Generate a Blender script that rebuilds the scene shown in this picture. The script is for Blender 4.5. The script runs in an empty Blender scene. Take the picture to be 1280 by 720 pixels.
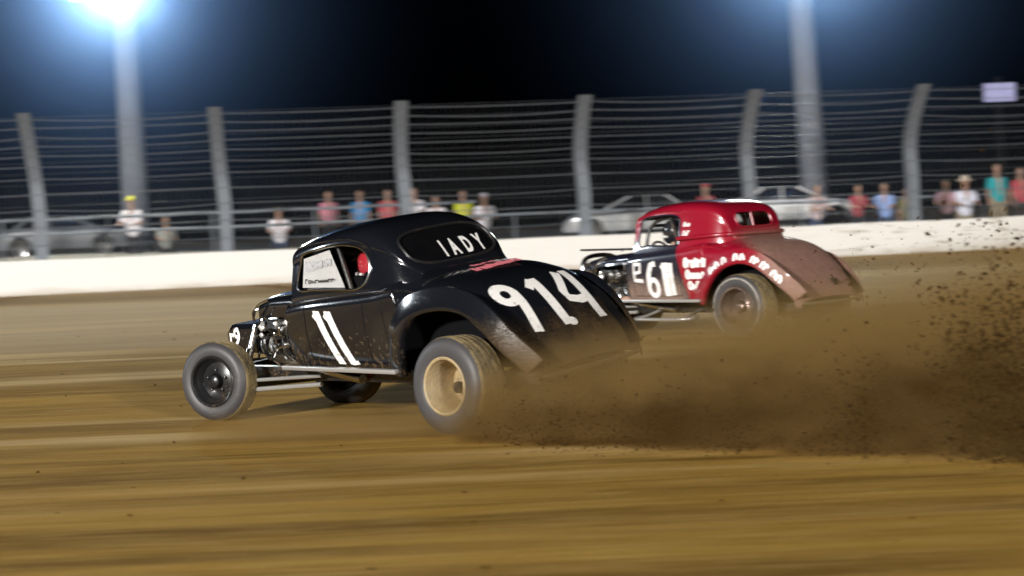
import bpy, bmesh, math, random
from mathutils import Vector, Matrix, Euler
from mathutils.bvhtree import BVHTree
random.seed(7)
S = bpy.context.scene
COL = S.collection
R = math.radians
PI = math.pi

# ------------------------------------------------------------------ camera
F = 2600.0; CH = 1.54; YH = 280.0; ROLL = R(2.5)
pit = math.atan((360 - YH) / F)
cf = Vector((0, math.cos(pit), -math.sin(pit)))
cu0 = Vector((0, math.sin(pit), math.cos(pit)))
cr = Vector((1, 0, 0)) * math.cos(ROLL) - cu0 * math.sin(ROLL)
cu = Vector((1, 0, 0)) * math.sin(ROLL) + cu0 * math.cos(ROLL)
cam = bpy.data.objects.new('camera', bpy.data.cameras.new('camera')); COL.objects.link(cam)
m = Matrix((cr, cu, -cf)).transposed().to_4x4(); m.translation = (0, 0, CH)
cam.matrix_world = m
cam.data.sensor_width = 36; cam.data.lens = F / 1280 * 36
cam.data.clip_start = 0.1; cam.data.clip_end = 2000
cam.data.dof.use_dof = True
cam.data.dof.focus_distance = 18.0
cam.data.dof.aperture_fstop = 2.0
cam.data.dof.aperture_ratio = 0.32
S.camera = cam

def at(px, py, depth):
    """world point seen at a photograph pixel, at a distance along +Y"""
    d = cf + cr * ((px - 640) / F) - cu * ((py - 360) / F)
    return Vector((0, 0, CH)) + d * (depth / d.y)

# ------------------------------------------------------------------ materials
def nt(name):
    mt = bpy.data.materials.new(name); mt.use_nodes = True
    t = mt.node_tree
    return mt, t, t.nodes['Principled BSDF']
def N(t, typ, **kw):
    n = t.nodes.new(typ)
    for k, v in kw.items():
        if k.startswith('i_'):
            key = k[2:]
            n.inputs[int(key) if key.isdigit() else key].default_value = v
        else: setattr(n, k, v)
    return n
def L(t, a, b): t.links.new(a, b)
def col(c): return (c[0], c[1], c[2], 1)
def math_(t, op, a, b=None, clamp=False):
    n = t.nodes.new('ShaderNodeMath'); n.operation = op; n.use_clamp = clamp
    for i, v in enumerate((a, b)):
        if v is None: continue
        if isinstance(v, (int, float)): n.inputs[i].default_value = v
        else: t.links.new(v, n.inputs[i])
    return n.outputs[0]
def ramp(t, v, lo, hi):
    n = t.nodes.new('ShaderNodeMapRange'); n.interpolation_type = 'SMOOTHSTEP'
    t.links.new(v, n.inputs['Value']); n.inputs['From Min'].default_value = lo; n.inputs['From Max'].default_value = hi
    return n.outputs['Result']
def mixc(t, f, a, b):
    n = t.nodes.new('ShaderNodeMix'); n.data_type = 'RGBA'
    if isinstance(f, (int, float)): n.inputs[0].default_value = f
    else: t.links.new(f, n.inputs[0])
    for i, v in ((6, a), (7, b)):
        if isinstance(v, tuple): n.inputs[i].default_value = col(v)
        else: t.links.new(v, n.inputs[i])
    return n.outputs[2]
def noise(t, vec, scale, detail=4, rough=.55, dist=0):
    n = t.nodes.new('ShaderNodeTexNoise'); n.inputs['Scale'].default_value = scale
    n.inputs['Detail'].default_value = detail; n.inputs['Roughness'].default_value = rough; n.inputs['Distortion'].default_value = dist
    if vec is not None: t.links.new(vec, n.inputs['Vector'])
    return n.outputs['Fac']
def objco(t): return t.nodes.new('ShaderNodeTexCoord').outputs['Object']
def scaled(t, vec, s, loc=(0, 0, 0)):
    n = t.nodes.new('ShaderNodeMapping'); n.inputs['Scale'].default_value = s; n.inputs['Location'].default_value = loc
    t.links.new(vec, n.inputs['Vector']); return n.outputs[0]
def sepxyz(t, v):
    n = t.nodes.new('ShaderNodeSeparateXYZ'); t.links.new(v, n.inputs[0]); return n.outputs
def bump(t, bs, h, strength=.3, dist=.01):
    n = t.nodes.new('ShaderNodeBump'); n.inputs['Strength'].default_value = strength; n.inputs['Distance'].default_value = dist
    t.links.new(h, n.inputs['Height']); t.links.new(n.outputs[0], bs.inputs['Normal'])

def simple(name, c, rough=.5, metal=0, coat=0, var=.25, vscale=9, bmp=0, spec=.5):
    mt, t, b = nt(name); b.inputs['Specular IOR Level'].default_value = spec
    v = noise(t, objco(t), vscale, 5)
    L(t, mixc(t, v, tuple(x * (1 - var) for x in c), tuple(min(1, x * (1 + var)) for x in c)), b.inputs['Base Color'])
    b.inputs['Roughness'].default_value = rough; b.inputs['Metallic'].default_value = metal
    b.inputs['Coat Weight'].default_value = coat; b.inputs['Coat Roughness'].default_value = .06
    if bmp: bump(t, b, noise(t, objco(t), vscale * 4, 6), bmp, .01)
    return mt

DIRT = (.115, .070, .026)
def dirty(name, c, rough=.15, metal=0, coat=1.0, mode='black', amount=1.0, dirt=DIRT, c2=None):
    """car paint under caked track dirt that lies on the tail and along the sills, in car coordinates"""
    mt, t, b = nt(name)
    co = objco(t); x, y, z = sepxyz(t, co)
    n1 = noise(t, co, 3.2, 8, .62); n2 = noise(t, scaled(t, co, (6, 14, 14)), 4, 6, .6)
    nn = math_(t, 'ADD', math_(t, 'MULTIPLY', n1, .55), math_(t, 'MULTIPLY', n2, .45))
    if mode == 'black':
        v = math_(t, 'ADD', math_(t, 'MULTIPLY', x, -.75), math_(t, 'MULTIPLY', math_(t, 'SUBTRACT', .92, z), 1.25))
        v = math_(t, 'ADD', v, math_(t, 'MULTIPLY', math_(t, 'SUBTRACT', nn, .5), 1.5))
        msk = math_(t, 'MULTIPLY', ramp(t, v, .30, 1.25), .80)
    elif mode == 'red':
        v = math_(t, 'ADD', math_(t, 'MULTIPLY', math_(t, 'SUBTRACT', .22, x), 1.3), math_(t, 'MULTIPLY', math_(t, 'SUBTRACT', nn, .5), 1.6))
        v = math_(t, 'ADD', v, math_(t, 'MULTIPLY', math_(t, 'SUBTRACT', .60, y), 2.0))
        rear = math_(t, 'MULTIPLY', ramp(t, v, .02, .75), ramp(t, x, .52, .30))
        w = math_(t, 'ADD', math_(t, 'SUBTRACT', .72, z), math_(t, 'MULTIPLY', math_(t, 'SUBTRACT', nn, .5), .6))
        low = math_(t, 'MULTIPLY', ramp(t, w, -.05, .2), ramp(t, x, .8, 1.0))
        msk = math_(t, 'MAXIMUM', rear, low)
        msk = math_(t, 'MULTIPLY', msk, ramp(t, z, 1.32, 1.1))
    else:
        msk = ramp(t, nn, .62 - amount * .35, .78 - amount * .25)
    spk = ramp(t, noise(t, co, 60, 3, .6), .60, .72)
    msk = math_(t, 'MAXIMUM', msk, math_(t, 'MULTIPLY', spk, .07))
    msk = math_(t, 'MULTIPLY', msk, .84 if mode == 'red' else .93)
    if mode in ('black', 'red'):             # hard-edged mud splatter low on the panels and behind the wheels
        sp = math_(t, 'SUBTRACT', noise(t, co, 24, 5, .62), math_(t, 'MULTIPLY', ramp(t, z, .42, 1.05), .16))
        msk = math_(t, 'MAXIMUM', msk, math_(t, 'MULTIPLY', ramp(t, sp, .545, .585), .5))
    base = c
    if 'letter' in name or 'decal' in name:  # chipped and worn paint
        base = mixc(t, math_(t, 'MULTIPLY', ramp(t, noise(t, co, 38, 6, .7), .60, .66), .8), c, tuple(q * .10 for q in c))
    if c2 is not None:                       # two-tone paint: the nose and doors are another colour
        f = ramp(t, math_(t, 'ADD', x, math_(t, 'MULTIPLY', math_(t, 'SUBTRACT', z, .74), -.27)), .93, .945)
        f = math_(t, 'MULTIPLY', f, ramp(t, z, 1.16, 1.15))
        base = mixc(t, f, c, c2)
    dc = mixc(t, noise(t, co, 14, 6), tuple(q * .6 for q in dirt), tuple(q * 1.45 for q in dirt))
    L(t, mixc(t, msk, base, dc), b.inputs['Base Color'])
    rn = math_(t, 'ADD', rough, math_(t, 'MULTIPLY', msk, .75 - rough)); L(t, rn, b.inputs['Roughness'])
    L(t, math_(t, 'MULTIPLY', math_(t, 'SUBTRACT', 1, msk), coat), b.inputs['Coat Weight'])
    b.inputs['Coat Roughness'].default_value = .05
    if metal: L(t, math_(t, 'MULTIPLY', math_(t, 'SUBTRACT', 1, msk), metal), b.inputs['Metallic'])
    bump(t, b, math_(t, 'MULTIPLY', noise(t, co, 30, 6, .65), msk), .5, .012)
    return mt

M = {}
M['black'] = dirty('black_paint', (.006, .007, .010))
M['white_num'] = dirty('white_lettering', (.82, .80, .77), .45, coat=0)
M['pink_num'] = dirty('pink_lettering', (.80, .22, .26), .5, coat=0)
M['red'] = dirty('red_paint', (.25, .004, .018), .28, mode='red', dirt=(.22, .145, .108), c2=(.010, .011, .022))
M['navy'] = dirty('navy_paint', (.009, .010, .022), .2, mode='none', amount=.12)
M['red_white'] = dirty('white_decals', (.80, .76, .74), .45, coat=0, mode='none', amount=.25)
M['chalk'] = dirty('worn_chalk', (.30, .28, .25), .8, coat=0, mode='none', amount=.5, dirt=(.10, .08, .06))
M['sus'] = dirty('chassis_black', (.012, .012, .013), .35, coat=.3, mode='none', amount=.35)
M['chrome'] = dirty('dull_chrome', (.62, .62, .62), .18, metal=1, coat=0, mode='none', amount=.2)
M['trim'] = simple('bright_trim', (.45, .46, .48), .18, 1, var=.15)
M['bar'] = dirty('aluminium_bar', (.46, .45, .43), .35, metal=.6, coat=0, mode='none', amount=.12)
M['dusty_bar'] = dirty('dusty_bar', (.16, .14, .11), .5, metal=.3, coat=0, mode='none', amount=.5)
M['tyre'] = dirty('tyre_rubber', (.024, .023, .022), .7, coat=0, mode='none', amount=.85, dirt=(.23, .17, .075))
M['side'] = dirty('tyre_sidewall', (.045, .043, .045), .5, coat=0, mode='none', amount=.14, dirt=(.16, .11, .055))
M['rim_dirt'] = dirty('dusty_rim', (.30, .24, .15), .5, coat=0, mode='none', amount=.75, dirt=(.36, .265, .13))
M['rim_black'] = dirty('black_rim', (.012, .012, .013), .3, coat=.4, mode='none', amount=.18)
M['rim_chrome'] = dirty('chrome_rim', (.20, .15, .13), .35, metal=.8, coat=0, mode='none', amount=.28)
M['inside'] = simple('dark_interior', (.005, .005, .006), .7, spec=.06)
M['engine'] = dirty('engine_block', (.05, .045, .04), .45, metal=.3, coat=0, mode='none', amount=.3)
M['helmet'] = simple('helmet_shell', (.35, .02, .03), .25, coat=1)
M['helmet2'] = simple('dark_helmet_shell', (.02, .02, .025), .25, coat=1)
M['visor'] = simple('visor', (.01, .01, .012), .08)
M['hwhite'] = simple('helmet_white', (.75, .74, .72), .3)
M['suit'] = simple('racing_suit', (.06, .01, .012), .85, spec=.1)
M['suit2'] = simple('dark_suit', (.02, .02, .03), .85, spec=.1)
M['skin'] = simple('skin', (.42, .25, .18), .55, var=.1)
M['glove'] = simple('glove', (.02, .02, .02), .8)

# ------------------------------------------------------------------ mesh helpers
def finish(name, bm, mat, parent=None, smooth=True, angle=40, mats=None):
    me = bpy.data.meshes.new(name)
    bm.normal_update()
    if smooth:
        lim = R(angle)
        for f in bm.faces: f.smooth = True
        for e in bm.edges:
            if len(e.link_faces) == 2 and e.calc_face_angle(0) > lim: e.smooth = False
    bm.to_mesh(me); bm.free()
    o = bpy.data.objects.new(name, me); COL.objects.link(o)
    for mm in (mats or [mat]): me.materials.append(mm)
    if parent is not None: o.parent = parent
    return o
def empty(name, loc=(0, 0, 0), rz=0):
    o = bpy.data.objects.new(name, None); COL.objects.link(o); o.location = loc; o.rotation_euler = (0, 0, rz)
    o.empty_display_size = .3
    return o
def tag(o, label=None, cat=None, group=None, kind=None):
    for k, v in (('label', label), ('category', cat), ('group', group), ('kind', kind)):
        if v: o[k] = v
    return o
def frame_of(d):
    d = d.normalized(); a = Vector((0, 0, 1)) if abs(d.z) < .9 else Vector((1, 0, 0))
    u = d.cross(a).normalized(); return u, d.cross(u).normalized()
def tube(bm, pts, r, seg=10, closed=False, cap=True):
    pts = [Vector(p) for p in pts]; n = len(pts)
    rs = r if isinstance(r, (list, tuple)) else [r] * n
    rings = []; pu = None
    for i, p in enumerate(pts):
        if closed: d = pts[(i + 1) % n] - pts[i - 1]
        else: d = pts[min(i + 1, n - 1)] - pts[max(i - 1, 0)]
        d.normalize()
        if pu is None: u, v = frame_of(d)
        else:
            u = (pu - d * pu.dot(d))
            if u.length < 1e-4: u, _ = frame_of(d)
            u.normalize(); v = d.cross(u)
        pu = u
        rings.append([bm.verts.new(p + (u * math.cos(a) + v * math.sin(a)) * rs[i]) for a in [2 * PI * k / seg for k in range(seg)]])
    for i in range(n if closed else n - 1):
        A, B = rings[i], rings[(i + 1) % n]
        for k in range(seg): bm.faces.new((A[k], A[(k + 1) % seg], B[(k + 1) % seg], B[k]))
    if cap and not closed:
        bm.faces.new(rings[0][::-1]); bm.faces.new(rings[-1])
def box(bm, c, s, rot=None, bev=0):
    c = Vector(c); r = bmesh.ops.create_cube(bm, size=1)
    mt = Matrix.Translation(c) @ (rot.to_4x4() if rot is not None else Matrix()) @ Matrix.Diagonal((s[0], s[1], s[2], 1))
    bmesh.ops.transform(bm, matrix=mt, verts=r['verts'])
    if bev:
        es = list({e for v in r['verts'] for e in v.link_edges})
        bmesh.ops.bevel(bm, geom=es, offset=bev, segments=2, affect='EDGES', profile=.5)
def lathe(bm, prof, seg=48, mtx=Matrix(), mat_idx=None, close=False):
    """profile of (radius, axial) turned about local Y"""
    rings = []
    for (r, a) in prof:
        rings.append([bm.verts.new(mtx @ Vector((r * math.cos(2 * PI * k / seg), a, r * math.sin(2 * PI * k / seg)))) for k in range(seg)])
    n = len(rings)
    for i in range(n if close else n - 1):
        A, B = rings[i], rings[(i + 1) % n]
        for k in range(seg):
            f = bm.faces.new((A[k], B[k], B[(k + 1) % seg], A[(k + 1) % seg]))
            if mat_idx: f.material_index = mat_idx[i]
    return rings
def interp(tab, x):
    if x <= tab[0][0]: return tab[0][1]
    if x >= tab[-1][0]: return tab[-1][1]
    for i in range(len(tab) - 1):
        x0, y0 = tab[i]; x1, y1 = tab[i + 1]
        if x0 <= x <= x1:
            ym = tab[i - 1] if i > 0 else (2 * x0 - x1, 2 * y0 - y1)
            yp = tab[i + 2] if i + 2 < len(tab) else (2 * x1 - x0, 2 * y1 - y0)
            t = (x - x0) / (x1 - x0); h = x1 - x0
            s0 = (y1 - ym[1]) / (x1 - ym[0]) * h; s1 = (yp[1] - y0) / (yp[0] - x0) * h
            d = y1 - y0
            if d == 0: s0 = s1 = 0
            else:
                s0 = max(0, min(s0 / d, 3)) * d; s1 = max(0, min(s1 / d, 3)) * d
            return (2*t**3-3*t*t+1)*y0 + (t**3-2*t*t+t)*s0 + (-2*t**3+3*t*t)*y1 + (t**3-t*t)*s1
def spline(pts, n=8, closed=False):
    P = [Vector(p) for p in pts]; out = []; k = len(P)
    for i in range(k if closed else k - 1):
        a, b, c, d = (P[(i - 1) % k], P[i], P[(i + 1) % k], P[(i + 2) % k]) if closed else (P[max(i - 1, 0)], P[i], P[i + 1], P[min(i + 2, k - 1)])
        for j in range(n):
            t = j / n
            out.append(.5 * ((2 * b) + (c - a) * t + (2 * a - 5 * b + 4 * c - d) * t * t + (3 * b - a - 3 * c + d) * t ** 3))
    if not closed: out.append(P[-1])
    return out
def evaluated(o):
    dg = bpy.context.evaluated_depsgraph_get()
    return bpy.data.meshes.new_from_object(o.evaluated_get(dg))
def bake(o, angle=35):
    """replace an object's mesh by its modified mesh"""
    me = evaluated(o); o.modifiers.clear(); old = o.data; o.data = me
    bm = bmesh.new(); bm.from_mesh(me)
    for f in bm.faces: f.smooth = True
    for e in bm.edges: e.smooth = not (len(e.link_faces) == 2 and e.calc_face_angle(0) > R(angle))
    bm.to_mesh(me); bm.free()
def prism(outline, axis, a0, a1):
    """closed cutter: outline of (u, v) extruded along x or y"""
    bm = bmesh.new()
    mk = (lambda u, v, a: (u, a, v)) if axis == 'y' else (lambda u, v, a: (a, u, v))
    A = [bm.verts.new(mk(u, v, a0)) for u, v in outline]; B = [bm.verts.new(mk(u, v, a1)) for u, v in outline]
    n = len(A); bm.faces.new(A); bm.faces.new(B[::-1])
    for i in range(n): bm.faces.new((A[i], B[i], B[(i + 1) % n], A[(i + 1) % n]))
    bmesh.ops.recalc_face_normals(bm, faces=bm.faces[:])
    return finish('cutter', bm, None, smooth=False, mats=[])
def cut(o, cutters, solver='EXACT'):
    bpy.context.view_layer.update()
    for c in cutters:
        c.matrix_world = o.matrix_world.copy()
        md = o.modifiers.new('b', 'BOOLEAN'); md.operation = 'DIFFERENCE'; md.solver = solver; md.object = c
    bake(o)
    for c in cutters: bpy.data.objects.remove(c)

# ------------------------------------------------------------------ draped lettering
def drape(name, bm2d, bvh, O, U, V, D, mat, parent, lift=.004, maxlen=.035):
    for _ in range(6):
        es = [e for e in bm2d.edges if e.calc_length() > maxlen]
        if not es: break
        bmesh.ops.subdivide_edges(bm2d, edges=es, cuts=1)
        bmesh.ops.triangulate(bm2d, faces=bm2d.faces[:])
    O, U, V, D = Vector(O), Vector(U), Vector(V), Vector(D).normalized()
    dead = []
    for v in bm2d.verts:
        p = O + U * v.co.x + V * v.co.y
        hit, nn, _, _ = bvh.ray_cast(p - D * 1.5, D)
        if hit is None: dead.append(v); continue
        if nn.dot(D) > 0: nn = -nn
        v.co = hit + nn * (lift + v.co.z)
    bmesh.ops.delete(bm2d, geom=dead, context='VERTS')
    return finish(name, bm2d, mat, parent, smooth=True)
def text_bm(s, size=1, bold=.0, shear=0, sx=1):
    cu_ = bpy.data.curves.new('t', 'FONT'); cu_.body = s; cu_.size = size; cu_.offset = bold
    cu_.resolution_u = 6
    o = bpy.data.objects.new('t', cu_); COL.objects.link(o)
    me = evaluated(o); bm = bmesh.new(); bm.from_mesh(me)
    bpy.data.objects.remove(o)
    bmesh.ops.remove_doubles(bm, verts=bm.verts[:], dist=.0004)
    bmesh.ops.triangulate(bm, faces=bm.faces[:])
    for v in bm.verts: v.co.x = v.co.x * sx + shear * v.co.y; v.co.z = 0
    return bm
def strokes_bm(strokes, w):
    """hand-painted figures: each stroke a ribbon, each a hair above the one before"""
    bm = bmesh.new()
    for k, st in enumerate(strokes):
        ww = w
        if isinstance(st, tuple): st, ww = st
        P = [Vector((p[0], p[1], 0)) for p in st]; n = len(P); l = []
        for i, p in enumerate(P):
            d = (P[min(i + 1, n - 1)] - P[max(i - 1, 0)]).normalized(); q = Vector((-d.y, d.x, 0)) * ww / 2
            z = Vector((0, 0, k * .0008))
            l.append((bm.verts.new(p + q + z), bm.verts.new(p - q + z)))
        for i in range(n - 1): bm.faces.new((l[i][0], l[i][1], l[i + 1][1], l[i + 1][0]))
    return bm
def scrawl(w, h, n, seed, sl=.25):
    """script lettering too small and smeared to read: connected pen strokes"""
    rd = random.Random(seed); st = []; cw = w / n
    for i in range(n):
        x0 = i * cw; hh = h * (1 if i == 0 or rd.random() < .2 else .72)
        k = rd.randrange(4)
        if k == 0: s = [(x0, 0), (x0 + cw * .1, hh)], [(x0, hh * .9), (x0 + cw * .8, hh * .9)]
        elif k == 1: s = [(x0 + cw * .4 + cw * .38 * math.cos(a), hh / 2 + hh * .45 * math.sin(a)) for a in [j * 2 * PI / 12 for j in range(13)]],
        elif k == 2: s = [(x0, hh), (x0 + cw * .2, 0), (x0 + cw * .45, hh * .7), (x0 + cw * .75, 0)],
        else: s = [(x0 + cw * .05, 0), (x0 + cw * .1, hh)], [(x0 + cw * .1, hh * .5), (x0 + cw * .8, hh * .55)], [(x0 + cw * .7, 0), (x0 + cw * .75, hh * .9)]
        st += [[(a + sl * b, b) for a, b in q] for q in s]
    return strokes_bm(st, h * .30)

# ------------------------------------------------------------------ people
def capsule(bm, a, b, ra, rb, seg=14):
    a, b = Vector(a), Vector(b); d = (b - a); ln = d.length; d.normalize(); u, v = frame_of(d); rings = []
    prof = [(-ra * math.cos(t), ra * math.sin(t)) for t in [.02, .5, 1.0, PI / 2]] + [(ln + rb * math.sin(t), rb * math.cos(t)) for t in [0, .5, 1.0, 1.55]]
    for h, r in prof:
        rings.append([bm.verts.new(a + d * h + (u * math.cos(q) + v * math.sin(q)) * r) for q in [2 * PI * k / seg for k in range(seg)]])
    for i in range(len(rings) - 1):
        for k in range(seg): bm.faces.new((rings[i][k], rings[i][(k + 1) % seg], rings[i + 1][(k + 1) % seg], rings[i + 1][k]))
    bm.faces.new(rings[0][::-1]); bm.faces.new(rings[-1])
def ball(bm, c, s, rot=None):
    r = bmesh.ops.create_uvsphere(bm, u_segments=18, v_segments=12, radius=1)
    bmesh.ops.transform(bm, matrix=Matrix.Translation(c) @ (rot.to_4x4() if rot else Matrix()) @ Matrix.Diagonal((s[0], s[1], s[2], 1)), verts=r['verts'])
def fused(name, bm, mat, parent, vox=.014, it=4):
    bmesh.ops.recalc_face_normals(bm, faces=bm.faces[:])
    o = finish(name, bm, mat, parent, smooth=True)
    md = o.modifiers.new('r', 'REMESH'); md.mode = 'VOXEL'; md.voxel_size = vox; md.use_smooth_shade = True
    sm = o.modifiers.new('s', 'SMOOTH'); sm.iterations = it; sm.factor = .5
    me = evaluated(o); o.modifiers.clear(); o.data = me
    if not me.materials: me.materials.append(mat)
    for p in me.polygons: p.use_smooth = True
    return o
def human(pose, top_mat, leg_mat, helmet=None):
    """figure facing -Y at the origin; pose: stand, rail or sit (hips at z = .45 when sitting)"""
    root = empty('person')
    hip = .92 if pose != 'sit' else .52
    lean = {'stand': .02, 'rail': -.12, 'sit': .10}[pose]
    sh = hip + .52; P, S_, T_ = bmesh.new(), bmesh.new(), bmesh.new()
    ch = Vector((0, lean, sh)); pel = Vector((0, 0, hip))
    # head with face
    hd = ch + Vector((0, -.02, .27))
    capsule(P, ch + Vector((0, .01, -.04)), hd + Vector((0, .01, -.06)), .062, .055)
    ball(P, hd + Vector((0, .012, .025)), (.076, .098, .092)); ball(P, hd + Vector((0, -.02, -.055)), (.058, .07, .06))
    ball(P, hd + Vector((0, -.098, -.012)), (.014, .022, .026))                    # nose
    for s in (-1, 1):
        ball(P, hd + Vector((s * .078, .012, -.005)), (.012, .022, .033))           # ears
        ball(P, hd + Vector((s * .033, -.082, .032)), (.026, .012, .008))           # brows
    ball(P, hd + Vector((0, -.082, -.062)), (.028, .014, .010))                    # mouth
    # trunk (skin under the shirt) and limbs
    capsule(P, pel + Vector((0, 0, .05)), ch + Vector((0, 0, -.08)), .12, .13)
    capsule(S_, pel + Vector((-.05, .0, -.02)), ch + Vector((-.075, 0, -.10)), .128, .128); capsule(S_, pel + Vector((.05, 0, -.02)), ch + Vector((.075, 0, -.10)), .128, .128)
    capsule(S_, ch + Vector((-.13, 0, -.035)), ch + Vector((.13, 0, -.035)), .075, .075)
    for s in (-1, 1):
        a0 = ch + Vector((s * .19, 0, -.03))
        if pose == 'stand': a1 = a0 + Vector((s * .05, .02, -.29)); a2 = a1 + Vector((s * .0, -.06, -.25))
        elif pose == 'rail': a1 = a0 + Vector((s * .07, -.10, -.27)); a2 = a1 + Vector((-s * .07, -.24, -.03))
        else: a1 = a0 + Vector((s * .05, -.14, -.24)); a2 = a1 + Vector((-s * .05, -.25, .02))
        capsule(P, a0, a1, .05, .042); capsule(P, a1, a2, .041, .028)
        capsule(S_, a0, a0.lerp(a1, .72 if helmet is None else 1), .068, .058)
        if helmet: capsule(S_, a1, a2, .056, .044)
        d = (a2 - a1).normalized(); w = a2 + d * .05
        side = Vector((1, 0, 0)) if abs(d.x) < .7 else Vector((0, 1, 0))
        ball(P, w, (.036, .028, .05), d.to_track_quat('Z', 'Y').to_matrix())
        for k in range(4):
            f0 = w + d * .035 + side * (-.027 + .018 * k); ln = (.062, .072, .068, .052)[k]
            f1 = f0 + d * ln * .55; f2 = f1 + (d + Vector((0, -.3, -.5))).normalized() * ln * .5
            capsule(P, f0, f1, .0095, .009, 8); capsule(P, f1, f2, .009, .008, 8)
        capsule(P, w - side * s * .02, w - side * s * .055 + d * .04, .011, .009, 8)
        # legs
        h0 = pel + Vector((s * .095, 0, -.03))
        if pose == 'sit': k1 = h0 + Vector((s * .06, -.34, .20)); an = k1 + Vector((0, -.15, -.13))
        else: k1 = h0 + Vector((s * .02, -.01, -.42)); an = k1 + Vector((s * .01, .03, -.40))
        capsule(P, h0, k1, .075, .052); capsule(P, k1, an, .05, .036)
        capsule(T_, h0 + Vector((0, 0, .03)), k1, .100, .074); capsule(T_, k1, k1.lerp(an, .97), .073, .060)
        ball(P, an + Vector((0, -.07, -.045)), (.045, .13, .04))
    capsule(T_, pel + Vector((-.07, 0, .02)), pel + Vector((.07, 0, .02)), .115, .115)
    fused('body', P, M['skin'], root)
    fused('shirt', S_, top_mat, root, .02, 3); fused('trousers', T_, leg_mat, root, .02, 3)
    for s in (-1, 1):
        e = bmesh.new(); ball(e, hd + Vector((s * .032, -.079, .016)), (.013, .010, .008)); finish('eye', e, M['visor'], root)
    return root, hd

def add_cap(root, hd, mat):
    b = bmesh.new()
    pr = [(.101 * math.cos(a), .09 * math.sin(a)) for a in [k * PI / 2 / 8 for k in range(9)]]
    for i in range(8):
        pass
    mt = Matrix.Translation(hd + Vector((0, .012, .045))) @ Matrix.Rotation(PI / 2, 4, 'X')
    lathe(b, [(max(r, .001), h) for r, h in pr], 24, mt)
    # brim: a curved tongue
    vs = []
    for j in range(3):
        y = -.095 - .035 * j
        vs.append([b.verts.new(hd + Vector((x, y + abs(x) ** 2 * 4, .052 - .01 * j - abs(x) * .08))) for x in [-.075 + .15 * k / 6 for k in range(7)]])
    for j in range(2):
        for k in range(6): b.faces.new((vs[j][k], vs[j][k + 1], vs[j + 1][k + 1], vs[j + 1][k]))
    bmesh.ops.recalc_face_normals(b, faces=b.faces[:])
    o = finish('cap', b, mat, root); md = o.modifiers.new('s', 'SOLIDIFY'); md.thickness = .006; bake(o); return o
def add_hat(root, hd, mat):
    b = bmesh.new(); mt = Matrix.Translation(hd + Vector((0, .012, .05))) @ Matrix.Rotation(PI / 2, 4, 'X')
    lathe(b, [(.20, -.02), (.18, .0), (.105, .0), (.10, .06), (.085, .11), (.03, .12), (.001, .118)], 28, mt)
    o = finish('hat', b, mat, root); md = o.modifiers.new('s', 'SOLIDIFY'); md.thickness = .006; bake(o); return o
def add_hair(root, hd, mat):
    b = bmesh.new(); ball(b, hd + Vector((0, .030, .048)), (.088, .096, .088)); ball(b, hd + Vector((0, .06, .0)), (.076, .06, .07))
    return fused('hair', b, mat, root, .014, 2)

# ------------------------------------------------------------------ the coupe
def wheel(parent, loc, r, w, rim_r, dish, rim_mat, side=1, rings=False, hub=None):
    """wheel > tyre, rim; axis along Y, outer face towards side*Y"""
    wl = empty('wheel', loc); wl.parent = parent
    h = w / 2; b = bmesh.new()
    prof = [(rim_r - .012, h - .045), (rim_r + .004, h - .012), (rim_r + .03, h - .002), (rim_r + (r - rim_r) * .45, h + .004), (rim_r + (r - rim_r) * .72, h - .004), (r - .028, h - .016), (r - .010, h - .034), (r - .002, h - .052)]
    idx = [1, 1, 1, 1, 1, 1, 0]
    for k in range(4):
        g = h - .075 - k * (w - .15) / 3
        prof += [(r, g + .008), (r - .007, g + .006), (r - .007, g - .006), (r, g - .008)]; idx += [0] * 4
    mir = [(rr, -a) for rr, a in [(rim_r - .012, h - .045), (rim_r + .004, h - .012), (rim_r + .03, h - .002), (rim_r + (r - rim_r) * .45, h + .004), (r - .028, h - .016), (r - .002, h - .052)]][::-1]
    prof += mir; idx += [0] + [1] * (len(mir) - 1)
    mt = Matrix.Diagonal((1, side, 1, 1))
    lathe(b, prof, 72, mt, idx, close=True if False else False)
    bmesh.ops.recalc_face_normals(b, faces=b.faces[:])
    t = finish('tyre', b, None, wl, mats=[M['tyre'], M['side']], angle=50)
    b = bmesh.new()
    o_ = h - .004
    lathe(b, [(rim_r + .014, o_ - .022), (rim_r + .016, o_), (rim_r + .006, o_ + .008), (rim_r - .006, o_), (rim_r - .012, o_ - .03), (rim_r - .022, o_ - .05), (rim_r - .03, o_ - dish * .6), (rim_r - .045, o_ - dish),
              (rim_r * .55, o_ - dish + .012), (.075, o_ - dish + .03), (.068, o_ - dish + .034), (.06, o_ - dish + .016), (.05, o_ - dish + .01), (.048, o_ - dish + .075), (.03, o_ - dish + .085), (.001, o_ - dish + .086)], 56, mt)
    for k in range(5):
        a = 2 * PI * k / 5 + .3
        lathe(b, [(.011, 0), (.011, .03), (.001, .034)], 6, mt @ Matrix.Translation((.09 * math.cos(a), o_ - dish + .014, .09 * math.sin(a))))
    lathe(b, [(rim_r - .02, -h + .05), (rim_r + .006, -h + .02), (rim_r + .016, -h + .004), (rim_r + .012, -h + .03)], 56, mt)
    lathe(b, [(rim_r - .045, o_ - dish), (rim_r - .03, -h + .05)], 56, mt)
    if rings:
        lathe(b, [(rim_r + .01, o_ + .006), (rim_r + .012, o_ + .022), (rim_r - .015, o_ + .022), (rim_r - .017, o_ + .004)], 56, mt)
        for k in range(16):
            a = 2 * PI * k / 16
            lathe(b, [(.008, 0), (.008, .014), (.001, .016)], 6, mt @ Matrix.Translation(((rim_r - .002) * math.cos(a), o_ + .02, (rim_r - .002) * math.sin(a))))
    bmesh.ops.recalc_face_normals(b, faces=b.faces[:])
    finish('rim', b, rim_mat, wl)
    return wl

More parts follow.
